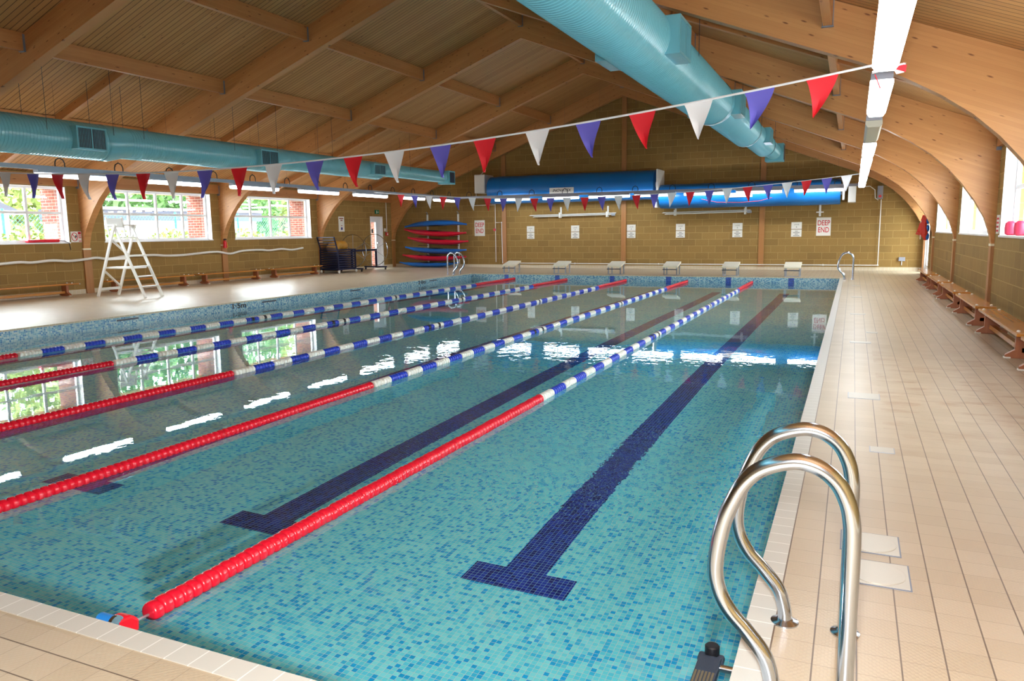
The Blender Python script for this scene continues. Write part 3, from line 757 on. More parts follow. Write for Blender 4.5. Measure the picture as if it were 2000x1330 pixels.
# ------------------------------------------------------------------ bunting
def bunting(label, y, xa, za, xb, zb_, zmin, xs, first, fw, fh, tail=False):
    root = thing('bunting', label, 'bunting', (xa, y, za), group='backstroke flag lines across the pool')
    xm = (xa + xb) / 2; hw = abs(xb - xa) / 2
    def zz(x):
        u = (x - xm) / hw; e = za if x > xm else zb_
        return zmin + (e - zmin) * u * u
    P('cord', MB().tube([(xa + (xb - xa) * k / 60, y, zz(xa + (xb - xa) * k / 60)) for k in range(61)], 0.009, 6), M['flag_w'], root)
    cyc = first
    for i, x in enumerate(xs):
        c = cyc[i % 3]; n = 6; vs = []; fs = []
        bend = random.uniform(-0.06, 0.06)
        for j in range(n + 1):
            t = j / n; wd = fw * (1 - t) * 0.5 + 0.004; ox = bend * t * t; dy = 0.025 * math.sin(t * 3 + i) * t
            zc = -fh * t
            for sx in (-1, 0, 1):
                xx = x + sx * wd + ox
                vs.append((xx, y + dy + 0.012 * (1 if sx == 0 else -1) * (0.4 + t), (zz(x + sx * wd) if j == 0 else zz(x)) + zc - 0.004))
        m_ = len(vs)
        vs += [(p[0], p[1] + 0.002, p[2]) for p in vs]
        for j in range(n):
            for q in range(2):
                a = j * 3 + q; fs += [(a, a + 1, a + 4, a + 3), (a + m_, a + 3 + m_, a + 4 + m_, a + 1 + m_)]
        P('pennant', MB().add(vs, fs), M[{'r': 'flag_r', 'b': 'flag_b', 'w': 'flag_w'}[c]], root, smooth=True)
    if tail:
        t0 = Vector((xa + 0.03, y - 0.02, za - 0.08)); mb = MB()
        mb.bar(t0 + Vector((-0.08, 0, 0.02)), t0 + Vector((0.13, 0.0, 0.06)), 0.05, 0.012)
        mb.add([t0 + Vector((0.06, 0.01, 0.03)), t0 + Vector((0.14, 0.0, 0.07)), t0 + Vector((0.13, -0.01, -0.0)), t0 + Vector((0.08, -0.02, -0.01))], [(0, 1, 2, 3)])
        P('loose_tail', mb, M['flag_w'], root)
        mb = MB().bar(t0 + Vector((-0.06, -0.015, 0.0)), t0 + Vector((-0.02, -0.015, -0.1)), 0.03, 0.006)
        mb.add([t0 + Vector((0.09, -0.02, 0.055)), t0 + Vector((0.145, -0.02, 0.05)), t0 + Vector((0.14, -0.02, 0.0)), t0 + Vector((0.06, -0.02, 0.03))], [(0, 1, 2, 3)])
        P('loose_red_tail', mb, M['flag_r'], root)
x1s = [-0.27, -0.72, -1.19, -1.65, -2.12, -2.59, -3.11, -3.57, -4.08, -4.56, -5.03, -5.56, -6.03, -6.52, -7.02, -7.46, -7.96, -8.44, -8.91, -9.36, -9.9, -10.4, -10.9, -11.4, -11.9, -12.4]
bunting('near string of red, purple and white pennants across the whole pool', 6.4, 0.12, 2.55, XLr, 2.58, 2.075, x1s, 'rbw', 0.22, 0.295, True)
x2s = [-0.21, -0.64, -1.09, -1.53, -1.97, -2.45, -2.94, -3.38, -3.86, -4.33, -4.78, -5.26, -5.75, -6.21, -6.69, -7.2, -7.68, -8.16, -8.64, -9.11, -9.61, -10.1, -10.59, -11.05, -11.53, -12.02, -12.5]
bunting('far string of small pennants in front of the end wall lights', 19.9, 0.1, 2.6, XLr, 2.6, 2.25, x2s, 'wbr', 0.235, 0.36)

# ------------------------------------------------------------------ lane ropes
ROPEX = [-2.56, -4.38, -6.22, -8.12, -9.9]
RLAB = ['lane rope nearest the right pool edge, red discs in the foreground', 'second lane rope from the right pool edge', 'middle lane rope of the five', 'second lane rope from the left pool edge', 'lane rope nearest the left pool edge']
RZ = ZW + 0.016
SECMESH = {}
def ribbed(L, r, n=12):
    k = max(2, round(L / 0.05)); p = L / k; prof = []
    for i in range(k):
        a = i * p; prof += [(a, r * 0.72), (a + p * 0.16, r * 0.95), (a + p * 0.4, r), (a + p * 0.68, r * 0.96), (a + p * 0.9, r * 0.74)]
    prof.append((L, r * 0.7)); return prof
def section(root, x, y, L, mat, r=0.044, z=RZ, name='float_section'):
    key = (round(L, 3), mat, r)
    if key not in SECMESH:
        o = MB().lathe(ribbed(L, r), (0, 0, 0), 'y', 12).build(name, M[mat], root, smooth=True); SECMESH[key] = o
    else:
        o = SECMESH[key].copy(); COL.objects.link(o); o.parent = root
    o.location = Vector((x, y, z)) - root.location
    return o
for k, x in enumerate(ROPEX):
    root = thing('lane_rope', RLAB[k], 'lane rope', (x, PY0, RZ), group='lane ropes dividing the pool')
    P('cable', MB().tube([(x + (0.08 if k == 0 else 0), PY0 + 0.12, RZ + 0.05), (x, PY0 + 0.32, RZ - 0.005), (x, 21.9, RZ), (x, PY1 - 0.02, -0.06)], 0.006, 6), M['galv'], root)
    if k == 0:
        y = 2.05; prof = [(0, 0.012), (0.0, 0.034), (0.004, 0.0415), (0.012, 0.0455), (0.034, 0.0465), (0.0445, 0.0425), (0.0485, 0.034), (0.0485, 0.012)]
        first = None
        while y < 6.3:
            if first is None:
                first = MB().lathe(prof, (0, 0, 0), 'y', 20).build('float_disc', M['floatred'], root, smooth=True); o = first
            else:
                o = first.copy(); COL.objects.link(o); o.parent = root
            o.location = Vector((x + random.uniform(-0.002, 0.002), y, RZ + random.uniform(-0.002, 0.002))) - root.location
            o.rotation_euler = (random.uniform(-0.05, 0.05), random.uniform(0, 6), random.uniform(-0.05, 0.05)); y += 0.0505
    else:
        section(root, x, 2.05, 4.25, 'floatred')
    y = 6.32; i = 0; L = 0.3165
    while y < 19.55:
        mat = 'floatwhite' if i % 2 == 0 else 'floatblue'
        blk = (abs(y + L / 2 - 10.75) < L / 2 + 0.001 or abs(y + L / 2 - 15.2) < L / 2 + 0.001) 
        section(root, x, y, 0.31, mat)
        if blk:
            o = MB().lathe([(0, 0.03), (0.0, 0.047), (0.06, 0.047), (0.06, 0.03)], (0, 0, 0), 'y', 12).build('black_marker', M['black'], root, smooth=True)
            o.location = Vector((x, y + 0.12, RZ)) - root.location
        y += L; i += 1
    section(root, x, 19.6, 2.8, 'floatred', z=RZ + 0.012)
    if k == 0:   # ratchet tensioner at the near wall
        t_ = P('tensioner', MB().prism([(-0.055, -0.03), (0.055, -0.03), (0.06, 0.02), (0.03, 0.045), (-0.035, 0.045), (-0.06, 0.02)], lambda u, v, t: (x + 0.075 + t + 0.25 * u, 1.862 + u * 0.85, -0.105 + v), -0.036, 0.036), M['red'], root, bevel=0.012)
        a = MB().lathe([(-0.042, 0.026), (0.03, 0.026)], (x + 0.058, 1.83, -0.07), 'x', 14); a.v = [Vector(v) - root.location for v in a.v]
        a.build('strap_roll', plain('strap_blue', rgb(40, 130, 210), 0.4), t_, smooth=True)
        a = MB().lathe([(0.03, 0.03), (0.046, 0.03)], (x + 0.058, 1.83, -0.07), 'x', 14); a.v = [Vector(v) - root.location for v in a.v]
        a.build('spool_end', M['steel'], t_, smooth=True)

# ------------------------------------------------------------------ pool rails and ladder
HP = [(-0.157, 0.0), (-0.16, 0.047), (-0.182, 0.119), (-0.236, 0.185), (-0.29, 0.242), (-0.321, 0.304), (-0.329, 0.378), (-0.311, 0.493), (-0.283, 0.571), (-0.251, 0.629), (-0.202, 0.673), (-0.121, 0.70), (-0.057, 0.69), (-0.009, 0.655), (0.019, 0.605), (0.032, 0.554), (0.037, 0.484), (0.037, 0.3), (0.037, 0.0)]
def catmull(pts, n=5):
    out = []; p = [Vector(q) for q in pts]
    for i in range(len(p) - 1):
        a, b, c, d = p[max(i - 1, 0)], p[i], p[i + 1], p[min(i + 2, len(p) - 1)]
        for k in range(n):
            t = k / n
            out.append(0.5 * ((2 * b) + (c - a) * t + (2 * a - 5 * b + 4 * c - d) * t * t + (3 * b - a - 3 * c + d) * t ** 3))
    out.append(p[-1]); return out
def rail(label, y, mirror=False, x0=0.0, rad=0.0235, zs=1.0):
    root = thing('grab_rail', label, 'grab rail', (x0 - 0.06 if not mirror else x0 + 0.06, y, 0.0), group='stainless pool grab rails')
    f = (lambda a: x0 + a) if not mirror else (lambda a: x0 - a)
    P('rail_tube', MB().tube(catmull([(f(a), y, z * zs) for a, z in HP], 5), rad, 18), M['steel'], root, smooth=True)
    for a in (-0.157, 0.037):
        P('flange', MB().lathe([(0.0, 0.047), (0.005, 0.047), (0.012, 0.03), (0.016, 0.024)], (f(a), y, 0.004 if False else 0.0), 'z', 24), M['steel'], root, smooth=True)
rail('nearer of the two big curved steel grab rails in the foreground', 2.2, zs=1.03)
rail('farther of the two big curved steel grab rails in the foreground', 2.665)
rail('nearer curved steel rail at the far right pool corner', 21.85)
rail('rear curved steel rail at the far right pool corner', 22.2)
LX0 = PX0 + PX1   # mirror about the pool centre line
rail('nearer curved steel rail at the far left pool corner', 21.45, True, LX0)
rail('rear curved steel rail at the far left pool corner', 21.9, True, LX0)
ld = thing('pool_ladder', 'black top tread of a pool ladder at the bottom edge, by the foreground rails', 'pool ladder', (-0.39, 2.3, -0.12))
P('tread', MB().box(-0.43, -0.352, 1.95, 2.56, -0.15, -0.12), M['dgrey'], ld, bevel=0.008)
P('grip_plate', MB().box(-0.424, -0.358, 2.45, 2.545, -0.12, -0.117), M['dgrey'], ld)
mb = MB()
for k in range(6): mb.box(-0.424 + 0.0115 * k, -0.424 + 0.0115 * k + 0.007, 1.97, 2.445, -0.12, -0.116)
P('ribs', mb, M['ribbed'], ld)
P('end_cap', MB().lathe([(0, 0.026), (0.03, 0.026), (0.034, 0.022)], (-0.39, 2.585, -0.13), 'z', 18), M['black'], ld, smooth=True)
P('end_block', MB().box(-0.437, -0.345, 2.545, 2.595, -0.155, -0.128), M['dgrey'], ld, bevel=0.01)
P('standoff', MB().tube([(-0.37, 2.53, -0.145), (PX1 + 0.001, 2.53, -0.145)], 0.013, 12), M['steel'], ld, smooth=True)
P('stringer', MB().tube([(-0.39, 2.57, -0.155), (-0.39, 2.57, -0.85)], 0.018, 12), M['steel'], ld, smooth=True)
P('stringer', MB().tube([(-0.39, 1.97, -0.155), (-0.39, 1.97, -0.85)], 0.018, 12), M['steel'], ld, smooth=True)

# ------------------------------------------------------------------ starting blocks
def start_block(x, label):
    root = thing('starting_block', label, 'starting block', (x, 22.95, 0), group='starting blocks along the deep end')
    w2 = 0.225
    poly = [(22.68, 0.285), (23.2, 0.40), (23.2, 0.345), (22.68, 0.235)]
    P('platform', MB().prism(poly, lambda u, v, t: (t, u, v), x - w2, x + w2), M['block_top'], root, bevel=0.008)
    for sx in (-1, 1):
        for yy, zt in ((22.74, 0.25), (23.12, 0.33)):
            P('leg', MB().box(x + sx * 0.19 - 0.018, x + sx * 0.19 + 0.018, yy - 0.018, yy + 0.018, 0.008, zt), M['galv'], root)
        P('foot_bar', MB().box(x + sx * 0.19 - 0.02, x + sx * 0.19 + 0.02, 22.76, 23.1, 0.0, 0.02), M['galv'], root)
    P('step', MB().box(x - 0.22, x + 0.2, 22.66, 22.72, 0.165, 0.19), M['dgrey'], root)
    P('base_bar', MB().box(x - 0.19, x + 0.19, 22.725, 22.755, 0.0, 0.02), M['galv'], root)
for k, x in enumerate(BX): start_block(x, 'white topped starting block on steel legs, %s from the left' % ORD[k])

# ------------------------------------------------------------------ signs on the end wall
def flat_sign(name, label, cat, x0, x1, z0, z1, group=None, y=YF):
    root = thing(name, label, cat, ((x0 + x1) / 2, y, (z0 + z1) / 2), group=group)
    P('board', MB().box(x0, x1, y - 0.012, y - 0.001, z0, z1), M['sign'], root)
    return root
def deep_end(x0, x1, z0, z1, label):
    r = flat_sign('deep_end_sign', label, 'sign', x0, x1, z0, z1, 'DEEP END signs'); h = z1 - z0
    for body, f in (('DEEP', 0.69), ('END', 0.31)):
        text('lettering', body, ((x0 + x1) / 2, YF - 0.014, z0 + h * f), '-y', h * 0.40, M['txt_red'], r, off=r.location, xs=0.72 * (x1 - x0) / (0.40 * h * 1.85), bold=0.002)
deep_end(-13.42, -12.98, 1.2, 1.8, 'white DEEP END sign left of the pole racks')
deep_end(-1.1, -0.67, 1.1, 1.68, 'white DEEP END sign at the right of the end wall')
SXc = [(-11.22, -10.92), (-9.46, -9.15), (-7.36, -7.05), (-5.62, -5.31), (-3.72, -3.4), (-1.86, -1.54)]
for k, (a, b) in enumerate(SXc):
    r = flat_sign('lane_sign', 'white LANE %d notice, upper of its pair on the end wall' % (k + 1), 'sign', a, b, 1.325, 1.545, 'lane number notices')
    text('lettering', 'LANE', ((a + b) / 2, YF - 0.014, 1.465), '-y', 0.065, M['txt_pale'], r, off=r.location)
    text('numeral', str(k + 1), ((a + b) / 2, YF - 0.014, 1.39), '-y', 0.075, M['txt_dark'], r, off=r.location)
    r = flat_sign('depth_notice', 'small printed notice under the LANE %d sign' % (k + 1), 'sign', a, b, 1.075, 1.305, 'printed notices under the lane numbers')
    mb = MB()
    for j, wd in enumerate((0.09, 0.2, 0.1, 0.19)): mb.box((a + b) / 2 - wd / 2, (a + b) / 2 + wd / 2, YF - 0.0135, YF - 0.012, 1.255 - 0.048 * j - 0.012, 1.255 - 0.048 * j + 0.012)
    P('print', mb, M['txt_dark'] if False else M['txt_pale'], r)

# ------------------------------------------------------------------ pool cover reels
def reel(label, x0, x1, zc, r, y=26.02):
    root = thing('pool_cover_reel', label, 'pool cover reel', ((x0 + x1) / 2, y, zc), group='pool cover reels on the end wall')
    prof = [(0, r * 0.98)] + [((x1 - x0) * k / 12, r * (1 + 0.012 * math.sin(k * 2.1))) for k in range(1, 12)] + [(x1 - x0, r * 0.98)]
    P('rolled_cover', MB().lathe(prof, (x0, y, zc), 'x', 40), M['cover'], root, smooth=True)
    P('shaft', MB().lathe([(0, 0.1), (x1 - x0 + 0.22, 0.1)], (x0 - 0.14, y, zc), 'x', 20), M['white'], root, smooth=True)
    return root
R1 = reel('larger blue pool cover roll, higher on the end wall at left', -12.37, -6.2, 2.87, 0.5)
P('gear_box', MB().box(-13.0, -12.57, 25.8, 26.58, 2.78, 3.46), M['white'], R1, bevel=0.02)
P('bracket', MB().box(-6.10, -6.05, 25.6, 26.59, 2.62, 3.36).box(-6.17, -6.1, 26.4, 26.59, 2.62, 3.36), M['white'], R1)
tg = P('name_plate', MB().box(-9.88, -8.98, 25.50, 25.515, 2.62, 2.86), M['sign'], R1)
text('lettering', 'INOVATEX', (-9.43, 25.497, 2.76), '-y', 0.13, M['txt_dark'], tg, off=R1.location, shear=0.3, xs=1.05, bold=0.002)
R2 = reel('lower slimmer blue pool cover roll on the end wall at right', -6.02, -0.42, 2.46, 0.4)
P('motor_box', MB().box(-0.2, 0.02, 25.75, 26.58, 2.12, 2.62), M['white'], R2, bevel=0.015)
P('bracket', MB().box(-6.16, -6.11, 25.7, 26.59, 2.1, 2.5).box(-0.36, -0.3, 25.7, 26.59, 2.2, 2.75), M['white'], R2)
tg = P('name_plate', MB().box(-3.85, -3.0, 25.602, 25.616, 2.36, 2.5), M['sign'], R2)
P('cord', MB().tube([(-4.6, 25.6, 2.33), (-4.1, 25.6, 2.22), (-3.4, 25.6, 2.19), (-2.8, 25.6, 2.22), (-2.4, 25.6, 2.32)], 0.008, 6), M['orange'], R2)

# ------------------------------------------------------------------ pole racks
def rack(xb, label):
    return [tag(MB().box(x - 0.03, x + 0.03, YF - 0.03, YF - 0.001, 1.83, 2.22).box(x - 0.03, x + 0.03, YF - 0.16, YF - 0.03, 1.83, 1.86).box(x - 0.03, x + 0.03, YF - 0.18, YF - 0.155, 1.83, 2.02).build('pole_bracket', M['white']), lab, 'bracket', 'white pole brackets') for x, lab in zip(xb, label)]
rack((-9.85, -8.06), ('white wall bracket at the left of the left pole bundle', 'white wall bracket at the right of the left pole bundle'))
rack((-5.64, -3.31), ('white wall bracket at the left of the right pole bundle', 'white wall bracket at the right of the right pole bundle'))
tag(MB().box(-1.04, -0.98, YF - 0.03, YF - 0.001, 1.72, 2.1).box(-1.12, -0.9, YF - 0.06, YF - 0.03, 1.83, 1.87).build('pole_bracket', M['white']), 'empty white wall bracket above the right DEEP END sign', 'bracket', 'white pole brackets')
for j, (a, b, dz, dy, lab) in enumerate(((-11.1, -7.75, 0.05, 0.06, 'top white pole of the left bundle'), (-10.9, -7.9, 0.0, 0.12, 'front white pole of the left bundle, with hooked end'), (-10.95, -8.0, -0.0, 0.075, 'rear white pole of the left bundle'),
                                     (-6.1, -3.15, 0.05, 0.06, 'top white pole of the right bundle'), (-6.0, -3.25, 0.0, 0.12, 'front white pole of the right bundle, with sleeve end'), (-5.9, -3.3, -0.0, 0.075, 'rear white pole of the right bundle'))):
    zc = 1.885 + dz
    r = thing('rescue_pole', lab, 'pole', (a, YF - dy, zc), group='white poles on wall brackets')
    P('shaft', MB().tube([(a, YF - dy, zc - 0.01), (a + 0.06, YF - dy, zc), (b, YF - dy, zc + 0.03)], [0.006, 0.02, 0.02], 10), M['white'], r, smooth=True)
    if 'end' in lab: P('end_fitting', MB().box(b, b + 0.14, YF - dy - 0.03, YF - dy + 0.03, zc - 0.02, zc + 0.07), M['galv'], r, bevel=0.01)

# ------------------------------------------------------------------ pipes and boxes on the end wall
def pipe(label, pts, r=0.013, mat='white', balls=()):
    root = thing('pipe', label, 'pipe', pts[0], group='white conduit runs')
    P('conduit', MB().tube(pts, r, 8), M[mat], root, smooth=True)
    for b in balls: P('joint', MB().ball(b, r * 1.9, 10, 6), M[mat], root, smooth=True)
yy = YF - 0.06
pipe('long white pipe just above the end wall skirting', [(-12.1, yy, 0.165), (0.74, yy, 0.165)], 0.016, balls=[(-9.3, yy, 0.165), (-6.2, yy, 0.165), (-0.85, yy, 0.165), (0.74, yy, 0.165)])
pipe('white vertical conduit at the right of the end wall', [(0.74, yy, 0.18), (0.74, yy, 2.2)])
pipe('white curved conduit from the motor box to the red switch', [(0.06, yy, 2.6), (0.4, yy, 2.62), (0.55, yy, 2.5), (0.57, yy, 2.25), (0.66, yy, 2.18)])
pipe('white vertical conduit under the left end of the big cover roll', [(-12.5, yy, 2.4), (-12.5, yy, 0.2)])
pipe('white looped conduit down the left end wall post', [(-12.48, yy, 1.7), (-12.24, yy, 1.7), (-12.22, yy, 0.16)], balls=[(-12.24, yy, 1.7)])
pipe('white conduit rising behind the left gear box', [(-13.3, yy, 2.65), (-13.3, yy, 3.35), (-12.95, yy, 3.62)])
pipe('white horizontal conduit below the left gear box', [(-13.45, yy, 2.36), (-12.5, yy, 2.37)])
sw = thing('wall_switch', 'grey switch box with red button, right of the end wall', 'switch', (0.7, YF - 0.03, 2.45))
P('box', MB().box(0.62, 0.78, YF - 0.08, YF - 0.001, 2.22, 2.62), M['trunk'], sw, bevel=0.008)
P('button', MB().lathe([(0, 0.045), (-0.02, 0.04)], (0.7, YF - 0.08, 2.30), 'y', 14), M['red'], sw, smooth=True)
so = thing('socket_box', 'small grey socket box low on the right of the end wall', 'socket', (1.42, YF, 0.35))
P('box', MB().box(1.32, 1.5, YF - 0.07, YF - 0.001, 0.3, 0.42), M['trunk'], so, bevel=0.006)
P('cable', MB().tube([(1.41, YF - 0.03, 0.3), (1.41, YF - 0.03, 0.17)], 0.012, 8), M['white'], so)
pb = thing('pull_valve', 'small round red valve on the conduit beside the DEEP END sign', 'valve', (-12.53, yy, 1.43))
P('wheel', MB().lathe([(0, 0.05), (-0.025, 0.05)], (-12.53, yy - 0.02, 1.43), 'y', 14), M['red'], pb, smooth=True)
P('body', MB().box(-12.58, -12.48, yy - 0.02, yy + 0.02, 1.38, 1.48), M['trunk'], pb)

# ------------------------------------------------------------------ kayaks on their rack
def kayak(label, mat, xa, za, xb, zb_, flip=False, y=26.13, wid=0.27, hgt=0.135):
    L = math.hypot(xb - xa, zb_ - za); root = thing('kayak', label, 'kayak', ((xa + xb) / 2, y, (za + zb_) / 2), group='stacked kayaks in the far left corner')
    n, m_ = 20, 16; vs = []; fs = []; s_ = -1 if flip else 1
    for i in range(n + 1):
        u = -1 + 2 * i / n; t = abs(u)
        wd = wid * max(0.08, (1 - t ** 3.2)) ; hb = hgt * max(0.3, 1 - t ** 3.0); ht = hgt * 0.6 * max(0.38, 1 - t ** 3.5)
        rock = 0.075 * t ** 2.4 * (1 if not flip else -1)
        xx = u * L / 2
        for k in range(m_):
            a = 2 * PI * k / m_; yv = wd * math.cos(a); sv = math.sin(a)
            zv = s_ * (ht * sv if sv > 0 else hb * sv)
            vs.append((xx, yv, zv + rock - (0.05 if not flip else -0.05)))
    for i in range(n):
        for k in range(m_): fs.append((i * m_ + k, i * m_ + (k + 1) % m_, (i + 1) * m_ + (k + 1) % m_, (i + 1) * m_ + k))
    fs += [tuple(range(m_ - 1, -1, -1)), tuple(range(n * m_, (n + 1) * m_))]
    h = MB().add(vs, fs).build('hull', M[mat], root, smooth=True)
    c = MB()
    ring = [(0.36 * math.cos(2 * PI * k / 24), wid * 0.6 * math.sin(2 * PI * k / 24), s_ * hgt * 0.56 - (0.05 if not flip else -0.05)) for k in range(25)]
    c.tube(ring, 0.014, 6, False).build('cockpit_rim', M['black'], root, smooth=True)
    root.rotation_euler = (0, math.atan2(-(zb_ - za), xb - xa), 0)
kayak('upturned blue kayak at the top of the stack', 'kblue', -16.28, 1.61, -13.52, 1.67, True)
kayak('red kayak directly under the top blue one', 'kred', -16.31, 1.47, -13.55, 1.31)
kayak('second red kayak from the top, above the middle blue one', 'kred', -16.16, 1.15, -13.47, 0.99)
kayak('blue kayak in the middle of the stack between red ones', 'kblue', -16.29, 0.77, -13.56, 0.66)
kayak('lowest red kayak, just above the blue one on the floor', 'kred', -16.42, 0.46, -13.57, 0.40)
kayak('blue kayak resting on the floor under the stack', 'kblue', -16.58, 0.165, -13.9, 0.165, False, hgt=0.112)
for x, lab in ((-15.5, 'left white upright of the kayak rack'), (-14.12, 'right white upright of the kayak rack')):
    r = thing('kayak_rack', lab, 'rack', (x, YF, 0), group='kayak rack uprights')
    P('upright', MB().box(x - 0.03, x + 0.03, YF - 0.05, YF - 0.001, 0.12, 2.06), M['white'], r)
    P('hook', MB().tube([(x, YF - 0.03, 2.05), (x + 0.03, YF - 0.08, 2.12), (x, YF - 0.12, 2.15)], 0.018, 8), M['galv'], r)
    for z in (1.22, 0.88, 0.51, 0.235):
        P('arm', MB().bar((x, YF - 0.05, z - 0.04), (x, YF - 0.78, z - 0.03), 0.035, 0.02), M['black'], r)

# ------------------------------------------------------------------ ball cage trolley and hose/rope reel
tr = thing('cage_trolley', 'navy slatted cage trolley with open lid by the left wall', 'trolley', (-16.6, 22.1, 0))
cx0, cx1, cy0, cy1 = -16.95, -16.2, 21.62, 22.62
for x, y in ((cx0, cy0), (cx1, cy0), (cx0, cy1), (cx1, cy1)):
    P('corner_post', MB().box(x - 0.02, x + 0.02, y - 0.02, y + 0.02, 0.1, 0.82), M['navy'], tr)
    P('caster', MB().lathe([(-0.018, 0.05), (0.018, 0.05)], (x * 0.999, y, 0.05), 'x', 14), M['white'], tr, smooth=True)
for nm, p, q, up in (('side_panel', (cx0, cy0), (cx1, cy0), 0), ('side_panel', (cx0, cy1), (cx1, cy1), 0), ('side_panel', (cx1, cy0), (cx1, cy1), 0), ('side_panel', (cx0, cy0), (cx0, cy1), 0)):
    mb = MB()
    for k in range(9): mb.bar((p[0], p[1], 0.14 + k * 0.082), (q[0], q[1], 0.14 + k * 0.082), 0.012, 0.05)
    P(nm, mb, M['navy'], tr)
P('floor_panel', MB().box(cx0, cx1, cy0, cy1, 0.1, 0.12), M['navy'], tr)
mb = MB()
la, lb = Vector((0, -0.0, 0.82)), Vector((0, -0.16, 1.25))
for xx in (cx0 + 0.02, cx1 - 0.02): mb.bar((xx, cy0, 0.82), (xx, cy0 - 0.16, 1.25), 0.04, 0.03)
for k in range(5):
    f = 0.1 + k * 0.215; mb.bar((cx0, cy0 - 0.16 * f, 0.82 + 0.43 * f), (cx1, cy0 - 0.16 * f, 0.82 + 0.43 * f), 0.012, 0.028)
P('lid', mb, M['navy'], tr)
sk = MB(); bm_pts = []
for k in range(5): sk.ball((-16.6 + random.uniform(-0.1, 0.1), 21.85 + 0.13 * k, 0.72 + random.uniform(-0.04, 0.04) + (0.2 if k in (1, 2, 3) else 0.12)), (0.26, 0.2, 0.18), 12, 8)
o = sk.build('net_sack', M['sack']); tag(o, 'mustard net sack of balls bulging out of the navy cage trolley', 'sack')
md = o.modifiers.new('r', 'REMESH'); md.mode = 'VOXEL'; md.voxel_size = 0.025
md2 = o.modifiers.new('s', 'SMOOTH'); md2.iterations = 6
rl = thing('rope_reel', 'empty lane rope storage reel with two big hoop wheels by the left wall', 'reel', (-16.4, 23.45, 0))
for y in (22.78, 24.15):
    ring = [(-16.4 + 0.56 * math.cos(2 * PI * k / 40), y, 0.74 + 0.58 * math.sin(2 * PI * k / 40)) for k in range(41)]
    wv = P('wheel_rim', MB().tube(ring, 0.013, 8, False), M['steel'], rl, smooth=True)
    mb = MB()
    for k in range(6):
        a = PI * k / 3 + 0.5; mb.tube([(-16.4, y, 0.74), (-16.4 + 0.56 * math.cos(a), y, 0.74 + 0.58 * math.sin(a))], 0.006, 6)
    P('spokes', mb, M['galv'], rl)
P('axle', MB().tube([(-16.4, 22.72, 0.74), (-16.4, 24.22, 0.74)], 0.035, 12), M['navy'], rl, smooth=True)
for y in (22.7, 24.22):
    P('upright', MB().box(-16.43, -16.37, y - 0.025, y + 0.025, 0.1, 0.78), M['navy'], rl)
    P('foot_bar', MB().box(-16.93, -15.95, y - 0.03, y + 0.03, 0.08, 0.13), M['navy'], rl)
    for x in (-16.88, -16.0): P('caster', MB().lathe([(-0.015, 0.04), (0.015, 0.04)], (x, y, 0.04), 'x', 12), M['black'], rl, smooth=True)

# ------------------------------------------------------------------ lifeguard chair
lc = thing('lifeguard_chair', 'white wooden lifeguard ladder chair on the left deck', 'lifeguard chair', (-15.05, 12.3, 0))
W_ = M['white']
for y in (12.07, 12.53):
    P('front_leg', MB().bar((-14.3, y, 0.0), (-15.13, y, 1.62), 0.035, 0.06, (1, 0, 0)), W_, lc)
    P('rear_leg', MB().bar((-15.77, y + 0.04 * (1 if y > 12.3 else -1), 0.0), (-15.05, y + 0.04 * (1 if y > 12.3 else -1), 1.62), 0.035, 0.06, (1, 0, 0)), W_, lc)
    P('armrest', MB().box(-15.38, -14.98, y - 0.03, y + 0.03, 1.60, 1.63), W_, lc)
    P('back_post', MB().bar((-15.30, y * 0.9 + 12.3 * 0.1, 1.33), (-15.38, y * 0.9 + 12.3 * 0.1, 1.8), 0.03, 0.03), W_, lc)
def xf(z): return -14.3 - 0.83 * z / 1.62
def xr_(z): return -15.77 + 0.72 * z / 1.62
for z in (0.25, 0.47, 0.69, 0.93): P('rung', MB().box(xf(z) - 0.05, xf(z) + 0.05, 12.08, 12.52, z - 0.012, z + 0.012), W_, lc)
for z in (0.17, 0.86): P('rear_crossbar', MB().box(xr_(z) - 0.015, xr_(z) + 0.015, 12.04, 12.56, z - 0.03, z + 0.03), W_, lc)
P('foot_platform', MB().box(-15.5, -14.75, 12.06, 12.54, 0.64, 0.675), W_, lc)
P('brace', MB().bar((xr_(0.6), 12.05, 0.58), (xr_(0.22), 12.55, 0.22), 0.03, 0.055, (1, 0, 0)), W_, lc)
P('brace', MB().bar((xr_(1.3), 12.05, 1.28), (xr_(0.95), 12.55, 0.95), 0.03, 0.055, (1, 0, 0)), W_, lc)
P('seat', MB().box(-15.32, -14.93, 12.09, 12.51, 1.32, 1.35), W_, lc)
P('backrest', MB().add([(-15.35, 12.1, 1.56), (-15.35, 12.5, 1.56), (-15.38, 12.5, 1.77), (-15.38, 12.1, 1.77), (-15.37, 12.1, 1.56), (-15.37, 12.5, 1.56), (-15.40, 12.5, 1.77), (-15.40, 12.1, 1.77)],
                       [(0, 1, 2, 3), (4, 5, 6, 7), (0, 1, 5, 4), (1, 2, 6, 5), (2, 3, 7, 6), (3, 0, 4, 7)]), W_, lc)

